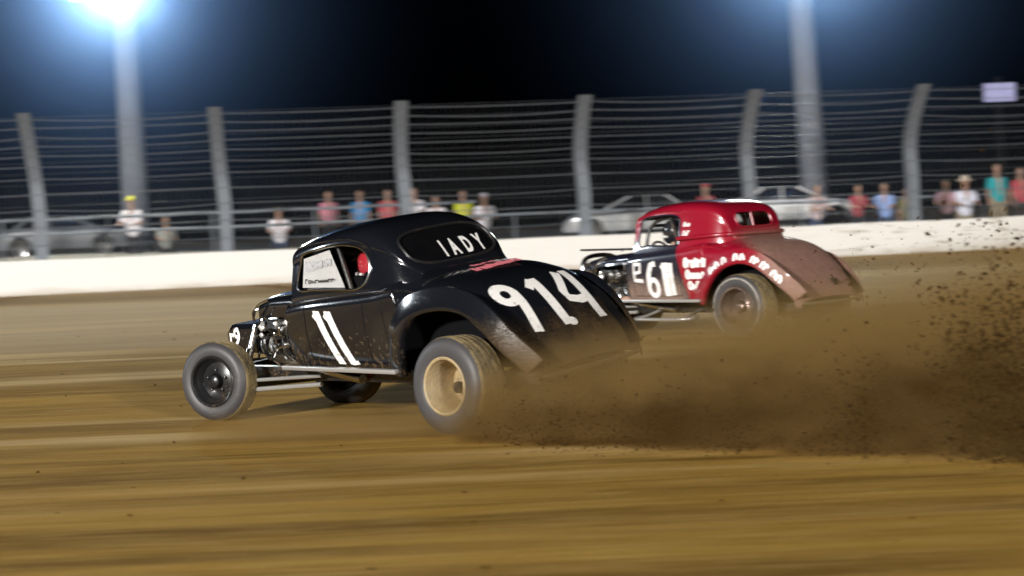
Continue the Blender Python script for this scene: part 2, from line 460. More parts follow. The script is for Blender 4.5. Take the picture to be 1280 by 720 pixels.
def build_coupe(spec):
    car = empty('race_car', spec['loc'])
    yaw = R(spec['yaw'])
    hx = Vector((-math.cos(yaw), math.sin(yaw), 0)); hy = Vector((-math.sin(yaw), -math.cos(yaw), 0))
    mw = Matrix((hx, hy, Vector((0, 0, 1)))).transposed().to_4x4(); mw.translation = spec['loc']
    car.matrix_world = mw
    piv = Vector((0, .75, .35))
    B = Matrix.Translation(piv) @ Matrix.Rotation(R(spec['roll']), 4, 'X') @ Matrix.Translation(-piv)
    paint = spec['paint']; dx = spec['dx']; X0 = spec['front']
    parts = []
    def part(name, bm, mat, **k):
        o = finish(name, bm, mat, car, **k); o.matrix_local = B; return o
    # ---- lower body
    zt = [(-.80, .43), (-.72, .455), (-.69, .50), (-.63, .575), (-.54, .675), (-.46, .76), (-.37, .86), (-.28, .945), (-.19, 1.015), (-.05, 1.085), (.1, 1.125), (.28, 1.155), (.6, 1.16), (.9, 1.12), (1.3, 1.085), (1.8, 1.04), (2.1, .995)]
    wt = [(-.80, .54), (-.72, .585), (-.64, .64), (-.5, .69), (-.2, .718), (.2, .722), (.6, .71), (1.0, .695), (1.5, .66), (1.8, .625), (2.1, .57)]
    bm = bmesh.new(); st = []
    xs = [-.72 + (X0 + .72) * i / 110 for i in range(111)]
    NU, NS = 26, 12
    for x in xs:
        z1 = interp(zt, x); w = interp(wt, x)
        dep = .30 if x < .6 else .22
        zb = .44 if x > -.5 else .44 - .06 * min(1, (-.5 - x) / .25); zs = max(zb + .012, z1 - dep)
        half = []
        for k in range(NS): # side, bottom to shoulder start
            t = k / NS
            bulge = 1 - .10 * (1 - t) ** 2 * (1 if x > .6 else .6)
            half.append((w * bulge, zb + (zs - zb) * t))
        for k in range(NU + 1):
            a = PI / 2 * k / NU; e = 2 / 4.2
            crown = .0
            half.append((w * abs(math.cos(a)) ** e, zs + (z1 - zs) * abs(math.sin(a)) ** e - .035 * (w * abs(math.cos(a)) ** e / w) ** 2 * (1 if x < .6 else 0)))
        ring = [(y, z) for y, z in half] + [(-y, z) for y, z in half[-2::-1]]
        st.append([bm.verts.new((x, y, z)) for y, z in ring])
    for i in range(len(st) - 1):
        for k in range(len(st[0]) - 1): bm.faces.new((st[i][k], st[i][k + 1], st[i + 1][k + 1], st[i + 1][k]))
    bmesh.ops.recalc_face_normals(bm, faces=bm.faces[:])
    body = part('body', bm, paint)
    md = body.modifiers.new('s', 'SOLIDIFY'); md.thickness = .018; md.offset = -1
    arch = spec['arch']
    ol = [(p.x, p.y) for p in spline([(a, b, 0) for a, b in arch], 10)]
    ol = [(ol[0][0], .2)] + ol + [(ol[-1][0], .2)]
    hole = [(.80 + dx, .9), (1.75 + dx, .9), (1.75 + dx, 1.4), (.80 + dx, 1.4)]
    cut(body, [prism(ol, 'y', .40, 1.2), prism(ol, 'y', -1.2, -.40), prism(hole, 'y', -.50, .50)], 'FAST')
    bm = bmesh.new(); bm.from_mesh(body.data); bvb = BVHTree.FromBMesh(bm); bm.free()
    # ---- wheel-arch flanges
    for s in (1, -1):
        bm = bmesh.new(); path = spline([(a, b, 0) for a, b in arch], 10); rows = []
        for i, p in enumerate(path):
            d = (path[min(i + 1, len(path) - 1)] - path[max(i - 1, 0)]).normalized(); n = Vector((-d.y, d.x)) if True else None
            if n.dot(Vector((p.x, p.y - .35))) < 0: n = -n
            w0 = interp(wt, p.x)
            sec = [(-.012, -.03), (-.012, .030), (.004, .040), (.020, .038), (.050, .032), (.090, .020), (.130, .006), (.165, -.008), (.165, -.03)]
            if s == -1: sec = [(-.012, -.03), (-.012, .022), (.004, .028), (.018, .024), (.040, .012), (.062, .002), (.080, -.006), (.080, -.03)]
            rows.append([bm.verts.new((p.x + n.x * a, s * (w0 * (1 if p.y > .7 else 1 - .06 * (.7 - p.y) / .3) + o2), p.y + n.y * a)) for a, o2 in sec])
        for i in range(len(rows) - 1):
            for k in range(len(rows[0]) - 1): bm.faces.new((rows[i][k], rows[i][k + 1], rows[i + 1][k + 1], rows[i + 1][k]))
        bm.faces.new(rows[0]); bm.faces.new(rows[-1][::-1])
        bmesh.ops.recalc_face_normals(bm, faces=bm.faces[:])
        part('wheel_arch_flange', bm, paint, angle=60)
    # ---- inner wheel tubs
    bm = bmesh.new()
    for s in (1, -1):
        inner = []
        for y in (.42, .64):
            inner.append([bm.verts.new((p.x * 1.06, s * y, p.y + .03)) for p in spline([(a, b, 0) for a, b in arch], 6)])
        for k in range(len(inner[0]) - 1): bm.faces.new((inner[0][k], inner[0][k + 1], inner[1][k + 1], inner[1][k]))
        bm.faces.new(inner[0])
    part('inner_wheel_arch', bm, M['inside'], smooth=False)
    # ---- greenhouse
    g = spec['gh']
    bm = bmesh.new(); st = []
    gx0, gx1 = g['zt'][0][0], g['zt'][-1][0]
    n = 90; sq = spec.get('sq', 3.2)
    for i in range(n + 1):
        x = gx0 + (gx1 - gx0) * (.5 - .5 * math.cos(PI * i / n))
        z1 = interp(g['zt'], x); w = interp(g['w'], x); z0 = interp(zt, x) - .055
        half = []
        zs = z0 + (z1 - z0) * .62
        for k in range(16):
            t = k / 16; half.append((w * (1 - .105 * t ** 1.3), z0 + (zs - z0) * t))
        wr = w * (1 - .105)
        for k in range(27):
            a = PI / 2 * k / 26; half.append((wr * abs(math.cos(a)) ** (2 / sq), zs + (z1 - zs) * abs(math.sin(a)) ** (2 / sq)))
        ring = half + [(-y, z) for y, z in half[-2::-1]]
        st.append([bm.verts.new((x, y, z)) for y, z in ring])
    for i in range(len(st) - 1):
        for k in range(len(st[0]) - 1): bm.faces.new((st[i][k], st[i][k + 1], st[i + 1][k + 1], st[i + 1][k]))
    bm.faces.new(st[0]); bm.faces.new(st[-1][::-1])
    bmesh.ops.recalc_face_normals(bm, faces=bm.faces[:])
    cab = part('cab', bm, spec['cab_paint'])
    tmp = bmesh.new(); tmp.from_mesh(cab.data); bvc0 = BVHTree.FromBMesh(tmp); tmp.free()
    md = cab.modifiers.new('s', 'SOLIDIFY'); md.thickness = .016; md.offset = -1
    sw = [(p.x, p.y) for p in spline([(a, b, 0) for a, b in g['side']], 6, True)]
    rw_, rz0, rz1, rp = g['rear']
    rwin = []
    for k in range(48):
        a = 2 * PI * k / 48; c_, s_ = math.cos(a), math.sin(a)
        rwin.append((rw_ * math.copysign(abs(c_) ** rp, c_), (rz0 + rz1) / 2 + (rz1 - rz0) / 2 * math.copysign(abs(s_) ** rp, s_)))
    zf = interp(g['zt'], gx1); wf = interp(g['w'], gx1)
    ws = [(-wf * .86, 1.035), (wf * .86, 1.035), (wf * .80, zf - .10), (wf * .68, zf - .055), (-wf * .68, zf - .055), (-wf * .80, zf - .10)]
    floor_cut = [(gx0 + .3, .8), (gx1 - .16, .8), (gx1 - .16, 1.075), (gx0 + .3, 1.075)]
    cut(cab, [prism(sw, 'y', -1, 1), prism(rwin, 'x', -.6, gx0 + .55), prism(ws, 'x', gx1 - .25, gx1 + .3)])
    # bright window trims that follow the shell
    def trim(name, pts, D, r, mat, closed=True):
        out = []
        for p in pts:
            h_, nn, _, _ = bvc0.ray_cast(Vector(p) - Vector(D) * 1.2, Vector(D))
            if h_ is not None: out.append(h_ + (nn if nn.dot(Vector(D)) < 0 else -nn) * .002)
        b2 = bmesh.new(); tube(b2, out, r, 8, closed); return part(name, b2, mat)
    for s in (1, -1):
        trim('window_trim', [(a, 0, b) for a, b in sw], (0, -s, 0), .011, spec['trim'])
        # drip rail above the window
        dr = spline([(a, 0, b) for a, b in g['drip']], 8)
        trim('drip_rail', dr, (0, -s, 0), .009, spec['cab_paint'], False)
    trim('rear_window_trim', [(0, a, b) for a, b in rwin], (1, 0, 0), .013, spec['trim2'])
    # belt moulding
    for s in (1, -1):
        b2 = bmesh.new(); pts = []
        for q in spline([(X0 - .03, 0, .945), (1.5, 0, 1.0), (1.0, 0, 1.045), (.55, 0, 1.065), (.3, 0, 1.03)], 8):
            h_, nn, _, _ = bvb.ray_cast(Vector((q.x, s * 2, q.z)), Vector((0, -s, 0)))
            if h_: pts.append(h_)
        tube(b2, pts, .014, 8); part('belt_moulding', b2, paint)
    # sill rub rail
    b2 = bmesh.new(); box(b2, (1.34, .70, .445), (1.42, .05, .035), Matrix.Rotation(R(-2.5), 3, 'Z'), .008)
    part('side_rail', b2, M['bar'])
    b2 = bmesh.new(); box(b2, (1.34, -.70, .445), (1.42, .05, .035), Matrix.Rotation(R(2.5), 3, 'Z'), .008); part('side_rail', b2, M['bar'])
    # underbody: frame rails, belly pan
    b2 = bmesh.new()
    for s in (1, -1): box(b2, (1.2, s * .36, .34), (3.6, .07, .11), None, .01)
    box(b2, (.9, 0, .345), (.08, .7, .08)); box(b2, (2.0, 0, .345), (.08, .7, .08)); box(b2, (2.95, 0, .36), (.06, .72, .08))
    part('chassis_frame', b2, M['sus'])
    b2 = bmesh.new(); box(b2, (1.25, 0, .425), (1.5, 1.2, .02)); part('floor_pan', b2, M['inside'])
    # tail bar
    b2 = bmesh.new(); tube(b2, spline([(-.62, .60, .405), (-.72, .50, .395), (-.765, 0, .395), (-.72, -.50, .395), (-.62, -.60, .405)], 6), .018)
    tube(b2, [(-.74, .3, .395), (-.3, .3, .36)], .016); tube(b2, [(-.74, -.3, .395), (-.3, -.3, .36)], .016)
    part('rear_bumper', b2, M['dusty_bar'])
    # cage, seat, dash, steering wheel
    b2 = bmesh.new(); d = dx
    for s in (1, -1):
        tube(b2, spline([(1.80 + d, s * .52, .45), (1.78 + d, s * .52, 1.05), (1.72 + d, s * .47, 1.33), (1.45 + d, s * .45, 1.43), (1.05 + d, s * .44, 1.44), (.98 + d, s * .44, 1.30), (.95 + d, s * .46, .45)], 5), .022)
        tube(b2, [(1.40 + d, s * .50, 1.42), (1.20 + d, s * .57, 1.02), (1.12 + d, s * .57, .6)], .020)
        tube(b2, [(1.75 + d, s * .52, .75), (.97 + d, s * .47, .85)], .02)
    for p in ((1.45, 1.43), (1.05, 1.44), (1.72, 1.33)): tube(b2, [(p[0] + d, .46, p[1]), (p[0] + d, -.46, p[1])], .02)
    tube(b2, [(.97 + d, .45, 1.38), (.96 + d, -.45, .6)], .018)
    part('roll_cage', b2, M['sus'])
    b2 = bmesh.new()
    box(b2, (1.36 + d, .26, .62), (.46, .42, .10), None, .03); box(b2, (1.18 + d, .26, .90), (.09, .42, .58), Matrix.Rotation(R(-10), 3, 'Y'), .03)
    for s in (1, -1): box(b2, (1.26 + d, .26 + s * .21, .98), (.22, .05, .36), None, .02)
    part('seat', b2, M['inside'])
    b2 = bmesh.new(); box(b2, (1.90 + d, 0, .95), (.08, 1.02, .11), None, .02); part('dashboard', b2, M['inside'])
    b2 = bmesh.new()
    mt = Matrix.Translation((1.76 + d, .26, .98)) @ Matrix.Rotation(R(-65), 4, 'Y')
    tube(b2, [mt @ Vector((.17 * math.cos(a), .17 * math.sin(a), 0)) for a in [2 * PI * k / 28 for k in range(28)]], .014, 8, True)
    for k in range(3):
        a = k * 2 * PI / 3 + .5; tube(b2, [mt @ Vector((0, 0, -.02)), mt @ Vector((.16 * math.cos(a), .16 * math.sin(a), 0))], .010, 6)
    tube(b2, [mt @ Vector((0, 0, -.01)), mt @ Vector((0, 0, -.3))], .014, 8)
    part('steering_wheel', b2, M['sus'])
    # ---- hood
    hb = spec['hood']; bm = bmesh.new(); st = []
    for i in range(17):
        t = i / 16; x = hb['x0'] + (hb['x1'] - hb['x0']) * t; z1 = hb['z0'] + (hb['z1'] - hb['z0']) * t - .012 * t ** 6 * 4; w = hb['w0'] + (hb['w1'] - hb['w0']) * t; zb = z1 - hb['side'] * (1 - .05 * t)
        half = [(w, zb), (w, zb + .06)] + [(w * abs(math.cos(a)) ** .5, z1 - .12 + .12 * abs(math.sin(a)) ** .5) for a in [PI / 2 * k / 12 for k in range(13)]]
        ring = half + [(-y, z) for y, z in half[-2::-1]]; st.append([bm.verts.new((x, y, z)) for y, z in ring])
    for i in range(16):
        for k in range(len(st[0]) - 1): bm.faces.new((st[i][k], st[i][k + 1], st[i + 1][k + 1], st[i + 1][k]))
    bmesh.ops.recalc_face_normals(bm, faces=bm.faces[:])
    hood = part('hood', bm, spec['nose_paint']); md = hood.modifiers.new('s', 'SOLIDIFY'); md.thickness = .012; md.offset = 0; bake(hood)
    # firewall
    b2 = bmesh.new(); box(b2, (X0 + .012, 0, .70), (.02, .98, .52)); part('firewall', b2, M['sus'])
    return car, body, cab, bvb, bvc0, B, part, mw

def engine(part, x0, chrome_pipes=True):
    b = bmesh.new(); box(b, (x0 + .30, 0, .56), (.56, .40, .36), None, .02)
    for s in (1, -1): box(b, (x0 + .30, s * .20, .70), (.54, .17, .14), Matrix.Rotation(R(s * 38), 3, 'X'), .02)
    tube(b, [(x0 + .58, 0, .48), (x0 + .66, 0, .48)], .09, 16); tube(b, [(x0 + .58, .05, .68), (x0 + .68, .05, .68)], .07, 16)
    e = part('engine', b, M['engine'])
    def sub(name, bm, mat):
        o = finish(name, bm, mat, e); return o
    for s in (1, -1):
        b = bmesh.new(); box(b, (x0 + .30, s * .235, .765), (.52, .13, .06), Matrix.Rotation(R(s * 38), 3, 'X'), .018); sub('valve_cover', b, M['chrome'])
        b = bmesh.new()
        for k in range(4):
            xx = x0 + .09 + .14 * k
            tube(b, spline([(xx, s * .25, .64), (xx, s * .36, .63), (xx - .04, s * .41, .54), (xx - .14 - .02 * k, s * .42, .46), (x0 - .08 - .02 * k, s * .42, .42)], 5), .022, 8)
        tube(b, [(x0 - .05, s * .42, .42), (x0 - .8, s * .48, .33)], .040, 10); sub('exhaust_header', b, M['chrome'])
    b = bmesh.new(); lathe(b, [(.001, .07), (.14, .07), (.15, .06), (.15, .0), (.10, -.01), (.08, -.08)], 24, Matrix.Translation((x0 + .32, 0, .86)) @ Matrix.Rotation(PI / 2, 4, 'X'))
    sub('air_cleaner', b, M['chrome'])
    b = bmesh.new(); rd = random.Random(4)
    for k in range(26):                                   # hoses, linkages and brackets between block and firewall
        p = Vector((x0 + rd.uniform(-.02, .6), rd.uniform(.26, .46), rd.uniform(.45, .82))); q = p + Vector((rd.uniform(-.2, .1), rd.uniform(-.06, .06), rd.uniform(-.14, .16)))
        tube(b, spline([p, p.lerp(q, .5) + Vector((0, .03, .03)), q], 4), rd.uniform(.006, .013), 6)
    sub('hose', b, M['chrome'])
    for k in range(16):
        p = (x0 + rd.uniform(-.02, .55), rd.uniform(.30, .45), rd.uniform(.45, .80)); s = rd.uniform(.02, .05)
        b = bmesh.new(); box(b, p, (s, s * .7, s * 1.1), Euler((rd.random(), rd.random(), rd.random())).to_matrix(), .004); sub('bracket', b, M['bar'])
    return e

def front_end(car, wb, tr, rf):
    def fx(name, bm, mat): return finish(name, bm, mat, car)
    b = bmesh.new(); tube(b, [(wb, -tr + .12, rf), (wb, -.4, rf - .06), (wb, .4, rf - .06), (wb, tr - .12, rf)], .032, 10)
    for s in (1, -1): tube(b, [(wb, s * (tr - .14), rf - .10), (wb, s * (tr - .14), rf + .12)], .028, 10)
    fx('front_axle', b, M['sus'])
    for s in (1, -1):
        b = bmesh.new(); tube(b, [(wb - .02, s * (tr - .22), rf - .10), (wb - 1.0, s * .46, .30)], .020, 8); tube(b, [(wb - .02, s * (tr - .22), rf - .02), (wb - 1.0, s * .46, .37)], .016, 8)
        fx('radius_rod', b, M['bar'] if s == 1 else M['sus'])
        b = bmesh.new(); tube(b, [(wb - .05, s * .50, rf), (wb - .12, s * .40, .78)], .028, 10); tube(b, [(wb - .05, s * .50, rf), (wb - .09, s * .45, .58)], .036, 12); fx('shock_absorber', b, M['chrome'])
    b = bmesh.new(); tube(b, [(wb + .12, -tr + .15, rf), (wb + .12, tr - .15, rf)], .014, 8); fx('tie_rod', b, M['sus'])
    b = bmesh.new(); tube(b, spline([(wb + .22, -.5, .38), (wb + .40, -.42, .42), (wb + .43, 0, .44), (wb + .40, .42, .42), (wb + .22, .5, .38)], 6), .022, 10)
    for s in (1, -1): tube(b, [(wb + .05, s * .36, .36), (wb + .40, s * .36, .42)], .020, 8)
    fx('front_bumper', b, M['sus'])
    b = bmesh.new(); tube(b, [(0, -.72, .34), (0, .72, .34)], .045, 12); lathe(b, [(.001, -.14), (.09, -.12), (.14, 0), (.09, .12), (.001, .14)], 20, Matrix.Translation((0, 0, .34)))
    fx('rear_axle', b, M['sus'])

# the driver, seated, helmet on
def driver(mw, B, pos, suit, helm, label):
    root, hd = human('sit', suit, suit, helmet=True)
    tag(root, label, 'racing driver')
    b = bmesh.new(); ball(b, hd + Vector((0, .0, .005)), (.125, .148, .145)); ball(b, hd + Vector((0, -.05, -.07)), (.100, .10, .08))
    h = fused('helmet', b, helm, root, .016, 3)
    b = bmesh.new()
    vs = []
    for j in range(6):
        el = -.12 + .42 * j / 5; vs.append([b.verts.new(hd + Vector((.131 * math.sin(a) * math.cos(el), -.155 * math.cos(a) * math.cos(el), .005 + .15 * math.sin(el)))) for a in [-1.15 + 2.3 * k / 16 for k in range(17)]])
    for j in range(5):
        for k in range(16): b.faces.new((vs[j][k], vs[j][k + 1], vs[j + 1][k + 1], vs[j + 1][k]))
    v = finish('visor', b, M['visor'], h)
    b = bmesh.new()
    tube(b, [hd + Vector((.128 * math.sin(a), -.148 * math.cos(a) - .004, -.055)) for a in [-1.6 + 3.2 * k / 20 for k in range(21)]], .014, 8)
    finish('helmet_stripe', b, M['hwhite'], h)
    # local frame: facing -Y -> car +X
    root.matrix_world = mw @ B @ Matrix.Translation(pos) @ Matrix.Rotation(PI / 2, 4, 'Z')
    return root

# ---------------- black coupe
gh_black = dict(zt=[(.50, 1.18), (.56, 1.25), (.62, 1.325), (.70, 1.41), (.80, 1.485), (.95, 1.55), (1.12, 1.575), (1.4, 1.555), (1.7, 1.505), (1.90, 1.455), (1.97, 1.425)],
                w=[(.50, .50), (.56, .555), (.65, .605), (.8, .635), (1.1, .65), (1.5, .635), (1.97, .565)],
                side=[(1.86, 1.075), (1.82, 1.31), (1.79, 1.345), (1.6, 1.385), (1.38, 1.415), (1.15, 1.415), (1.0, 1.37), (.925, 1.26), (.95, 1.14), (1.06, 1.08), (1.3, 1.072), (1.6, 1.072)],
                drip=[(1.93, 1.385), (1.7, 1.425), (1.4, 1.455), (1.15, 1.46), (.97, 1.41), (.86, 1.29)],
                rear=(.475, 1.215, 1.475, .62))
arch_black = [(.62, .40), (.60, .55), (.51, .76), (.36, .88), (.08, .93), (-.16, .90), (-.33, .79), (-.47, .64), (-.60, .50), (-.655, .43)]
spec = dict(loc=(.06, 16, 0), yaw=44, roll=-6, paint=M['black'], cab_paint=M['black'], nose_paint=M['black'], trim=M['trim'], trim2=M['sus'], dx=0, front=2.05, arch=arch_black, gh=gh_black,
            hood=dict(x0=2.06, x1=2.66, z0=1.02, z1=.985, w0=.46, w1=.36, side=.19))
car, body, cab, bvb, bvc, B, part, mw = build_coupe(spec)
tag(car, 'black vintage race coupe numbered 914 sliding in front of the dirt plume', 'race car', 'vintage coupes racing on the dirt track')
engine(part, 2.12)
b = bmesh.new()                                      # low black nose box ahead of the engine
st = []
for x, z0, z1, w in ((2.74, .50, .75, .37), (3.0, .52, .74, .36), (3.12, .55, .735, .34), (3.19, .59, .70, .31)):
    r_ = .04
    st.append([b.verts.new((x, y, z)) for y, z in ((w, z0), (w, z1 - r_), (w - r_, z1), (-w + r_, z1), (-w, z1 - r_), (-w, z0))])
for i in range(3):
    for k in range(6): b.faces.new((st[i][k], st[i][(k + 1) % 6], st[i + 1][(k + 1) % 6], st[i + 1][k]))
b.faces.new(st[0]); b.faces.new(st[-1][::-1]); bmesh.ops.recalc_face_normals(b, faces=b.faces[:])
nose = part('nose_box', b, M['black'], smooth=False)
tb = bmesh.new(); tb.from_mesh(nose.data); bvn = BVHTree.FromBMesh(tb); tb.free()
drape('lettering', text_bm('r9', .20, .006), bvn, (3.13, 0, .57), (-1, 0, 0), (0, 0, 1), (0, -1, 0), M['white_num'], nose)
front_end(car, 2.845, .84, .333)
wheel(car, (0, .695, .36), .370, .33, .205, .26, M['rim_dirt'], 1)
wheel(car, (0, -.695, .36), .370, .33, .205, .26, M['rim_dirt'], -1)
for s in (1, -1):
    w_ = wheel(car, (2.845, s * .72, .333), .335, .24, .20, .10, M['rim_black'], s); w_.rotation_euler = (0, 0, R(17))
# figures on the doors and the deck
one = [([(-.035, .335), (.045, .40)], .05), ([(.045, .41), (.045, .0)], .085), ([(-.0, .0), (.115, .012)], .03)]
def shear(bm, k):
    for v in bm.verts: v.co.x += k * v.co.y
    return bm
for s in (1, -1):
    for k in range(2):
        bm = shear(strokes_bm([([(-.03, .365), (.03, .415)], .055), ([(.03, .43), (.03, .0)], .088), ([(.01, .008), (.105, .02)], .03)] if k else [([(-.03, .365), (.03, .415)], .055), ([(.03, .43), (.03, .0)], .088)], .08), -.50)
        drape('door_number', bm, bvb, (s * 0 + (1.40 if s == 1 else 1.55) + (-.15 if s == 1 else .15) * (k if s == 1 else -k), 0, .475), (-s, 0, 0), (0, 0, 1), (0, -s, 0), M['white_num'], body)
arc = lambda cx, cy, rx, ry, a0, a1, n=20: [(cx + rx * math.cos(R(a0 + (a1 - a0) * i / n)), cy + ry * math.sin(R(a0 + (a1 - a0) * i / n))) for i in range(n + 1)]
V9 = Vector((.62, 0, .78)); D9 = Vector((.78, 0, -.62))
nine = [(arc(.0, .40, .085, .085, -20, 340), .082), ([(.085, .42), (.085, .30), (.06, .14), (.03, .0)], .088)]
onec = [([(-.07, .40), (.02, .49)], .07), ([(.03, .50), (.03, .0)], .094), (arc(.075, .02, .03, .022, 180, 520, 12), .04)]
four = [([(.10, .53), (.10, .02)], .075), ([(.09, .50), (-.12, .27), (-.10, .20), (.16, .19)], .072)]
four = [([(.02, .52), (-.10, .30), (-.09, .23), (.0, .20), (.15, .21)], .080), ([(.11, .53), (.11, .0)], .088)]
for st_, y0 in ((nine, .34), (onec, .01), (four, -.31)):
    drape('deck_number', strokes_bm(st_, .07), bvb, Vector((-.44, y0, .625)), (0, -1, 0), V9, D9, M['white_num'], body)
V1 = Vector((.92, 0, .39)); D1 = Vector((.39, 0, -.92))
drape('deck_script', scrawl(.25, .075, 6, 3), bvb, (.33, .06, 1.15), (0, -1, 0), V1, D1, M['pink_num'], body, maxlen=.02)
drape('deck_script', scrawl(.22, .085, 5, 9), bvb, (.33, -.15, 1.15), (0, -1, 0), V1, D1, M['white_num'], body, maxlen=.02)
drape('deck_lettering', scrawl(.50, .10, 12, 5), bvb, (.17, .20, 1.13), (0, -1, 0), V1, D1, M['pink_num'], body, maxlen=.02)
# dark rear glass with painted letters, tilted like the shell
def rear_glass(part, bvc, hw, z0, z1, p, mat):
    b = bmesh.new(); rows = []
    n = 14
    for j in range(9):
        zz = z0 + (z1 - z0) * j / 8; tt = abs(2 * j / 8 - 1); hw_ = hw * max(.0, (1 - min(.999, tt) ** (2 / p))) ** (p / 2) + .012
        row = []
        for k in range(n + 1):
            y = -hw_ + 2 * hw_ * k / n
            h_, nn, _, _ = bvc.ray_cast(Vector((-1, y, min(zz, 1.52))), Vector((1, 0, 0)))
            row.append(b.verts.new((h_ or Vector((z0, y, zz))) + Vector((.010, 0, 0))))
        rows.append(row)
    for j in range(8):
        for k in range(n): b.faces.new((rows[j][k], rows[j][k + 1], rows[j + 1][k + 1], rows[j + 1][k]))
    bmesh.ops.recalc_face_normals(b, faces=b.faces[:])
    return part('rear_window', b, mat)
gm, gt_, gb = nt('dark_cab_glass')
L(gt_, mixc(gt_, noise(gt_, objco(gt_), 5, 4), (.002, .002, .0025), (.006, .006, .007)), gb.inputs['Base Color'])
gb.inputs['Roughness'].default_value = .05; gb.inputs['Alpha'].default_value = 1.0  # opaque near-black colour stands in for the unlit cab behind
M['glass'] = gm
rg = rear_glass(part, bvc, .475, 1.215, 1.475, .62, M['glass'])
tb = bmesh.new(); tb.from_mesh(rg.data); bvg = BVHTree.FromBMesh(tb); tb.free()
drape('window_lettering', shear(text_bm('I  A  D  Y', .165, .007, 0, .70), .0), bvg, (.55, .115, 1.252), (0, -1, 0), (0, 0, 1), (1, 0, 0), M['hwhite'], rg, .004)
wsx = 1.94
b = bmesh.new()
A_ = [b.verts.new(p) for p in ((1.945, -.49, 1.03), (1.945, .49, 1.03), (1.93, .46, 1.33), (1.915, .39, 1.385), (1.915, -.39, 1.385), (1.93, -.46, 1.33))]
b.faces.new(A_); r_ = bmesh.ops.solidify(b, geom=b.faces[:], thickness=.006); bmesh.ops.recalc_face_normals(b, faces=b.faces[:])
part('dark_screen', b, M['glass'], smooth=False)  # opaque sheet added across the front opening to darken the cab
mt, t, bs = nt('pale_window_net'); co = objco(t)
L(t, mixc(t, noise(t, co, 22, 4), (.62, .62, .61), (.80, .80, .78)), bs.inputs['Base Color']); bs.inputs['Roughness'].default_value = .8; M['net'] = mt
b = bmesh.new()
A_ = [b.verts.new(p) for p in ((1.80, .572, 1.085), (1.765, .552, 1.315), (1.43, .562, 1.382), (1.255, .60, 1.085))]
b.faces.new(A_); bmesh.ops.solidify(b, geom=b.faces[:], thickness=.008); bmesh.ops.recalc_face_normals(b, faces=b.faces[:])
net = part('window_panel', b, M['net'], smooth=False)
tb = bmesh.new(); tb.from_mesh(net.data); bvw = BVHTree.FromBMesh(tb); tb.free()
M['greyink'] = simple('faded_grey_ink', (.36, .36, .37), .8)
drape('panel_lettering', scrawl(.34, .085, 5, 41, 0), bvw, (1.74, 0, 1.21), (-1, 0, .16), (0, 0, 1), (0, -1, 0), M['greyink'], net, .003, .02)
drape('panel_lettering', scrawl(.40, .035, 9, 43, 0), bvw, (1.76, 0, 1.115), (-1, 0, .04), (0, 0, 1), (0, -1, 0), M['sus'], net, .003, .02)
d1 = driver(mw, B, (1.35, .26, -.10), M['suit'], M['helmet'], 'racing driver in red helmet seated inside the black coupe')

def seams(bvh, body, cab_x):
    for nm, lines, O, U, V, D in (
        ('door_seam', [[(0, .0), (0, .50)], [(-.78, .0), (-.78, .46)], [(0, .0), (-.78, .0)]], (cab_x, 0, .50), (-1, 0, 0), (0, 0, 1), (0, -1, 0)),
        ('rear_quarter_seam', [[(0, 0), (-.03, .42)]], (.72, 0, .50), (-1, 0, 0), (0, 0, 1), (0, -1, 0))):
        drape(nm, strokes_bm([([Vector((p[0], p[1])) for p in l], .007) for l in lines], .007), bvh, O, U, V, D, M['inside'], body, .0012, .03)
seams(bvb, body, .98)
# ---------------- red coupe
gh_red = dict(zt=[(.30, 1.175), (.335, 1.24), (.365, 1.34), (.41, 1.45), (.50, 1.535), (.7, 1.59), (1.0, 1.61), (1.35, 1.585), (1.6, 1.535), (1.72, 1.485), (1.77, 1.45)],
              w=[(.30, .48), (.36, .54), (.46, .59), (.6, .62), (.9, .64), (1.3, .625), (1.77, .565)],
              side=[(1.68, 1.10), (1.655, 1.36), (1.60, 1.415), (1.45, 1.44), (1.2, 1.45), (1.06, 1.435), (1.01, 1.38), (1.0, 1.25), (1.0, 1.14), (1.03, 1.095), (1.2, 1.09), (1.5, 1.095)],
              drip=[(1.76, 1.405), (1.6, 1.46), (1.3, 1.49), (1.0, 1.49)],
              rear=(.325, 1.275, 1.455, .38))
arch_red = [(.63, .40), (.56, .55), (.44, .71), (.28, .82), (.05, .875), (-.14, .85), (-.30, .77), (-.45, .65), (-.59, .52), (-.66, .43)]
RL = (3.135, 24.14, .11)
M['red_cab'] = M['red']
spec = dict(loc=RL, yaw=45, roll=-.5, paint=M['red'], cab_paint=M['red'], nose_paint=M['navy'], trim=M['navy'], trim2=M['red'], dx=-.18, front=1.85, sq=4.0, arch=arch_red, gh=gh_red,
            hood=dict(x0=1.86, x1=2.80, z0=1.02, z1=.955, w0=.46, w1=.32, side=.13))
rcar, rbody, rcab, rbvb, rbvc, RB, rpart, rmw = build_coupe(spec)
tag(rcar, 'red and dark blue vintage race coupe numbered 61 with a mud caked tail', 'race car', 'vintage coupes racing on the dirt track')
engine(rpart, 2.0)
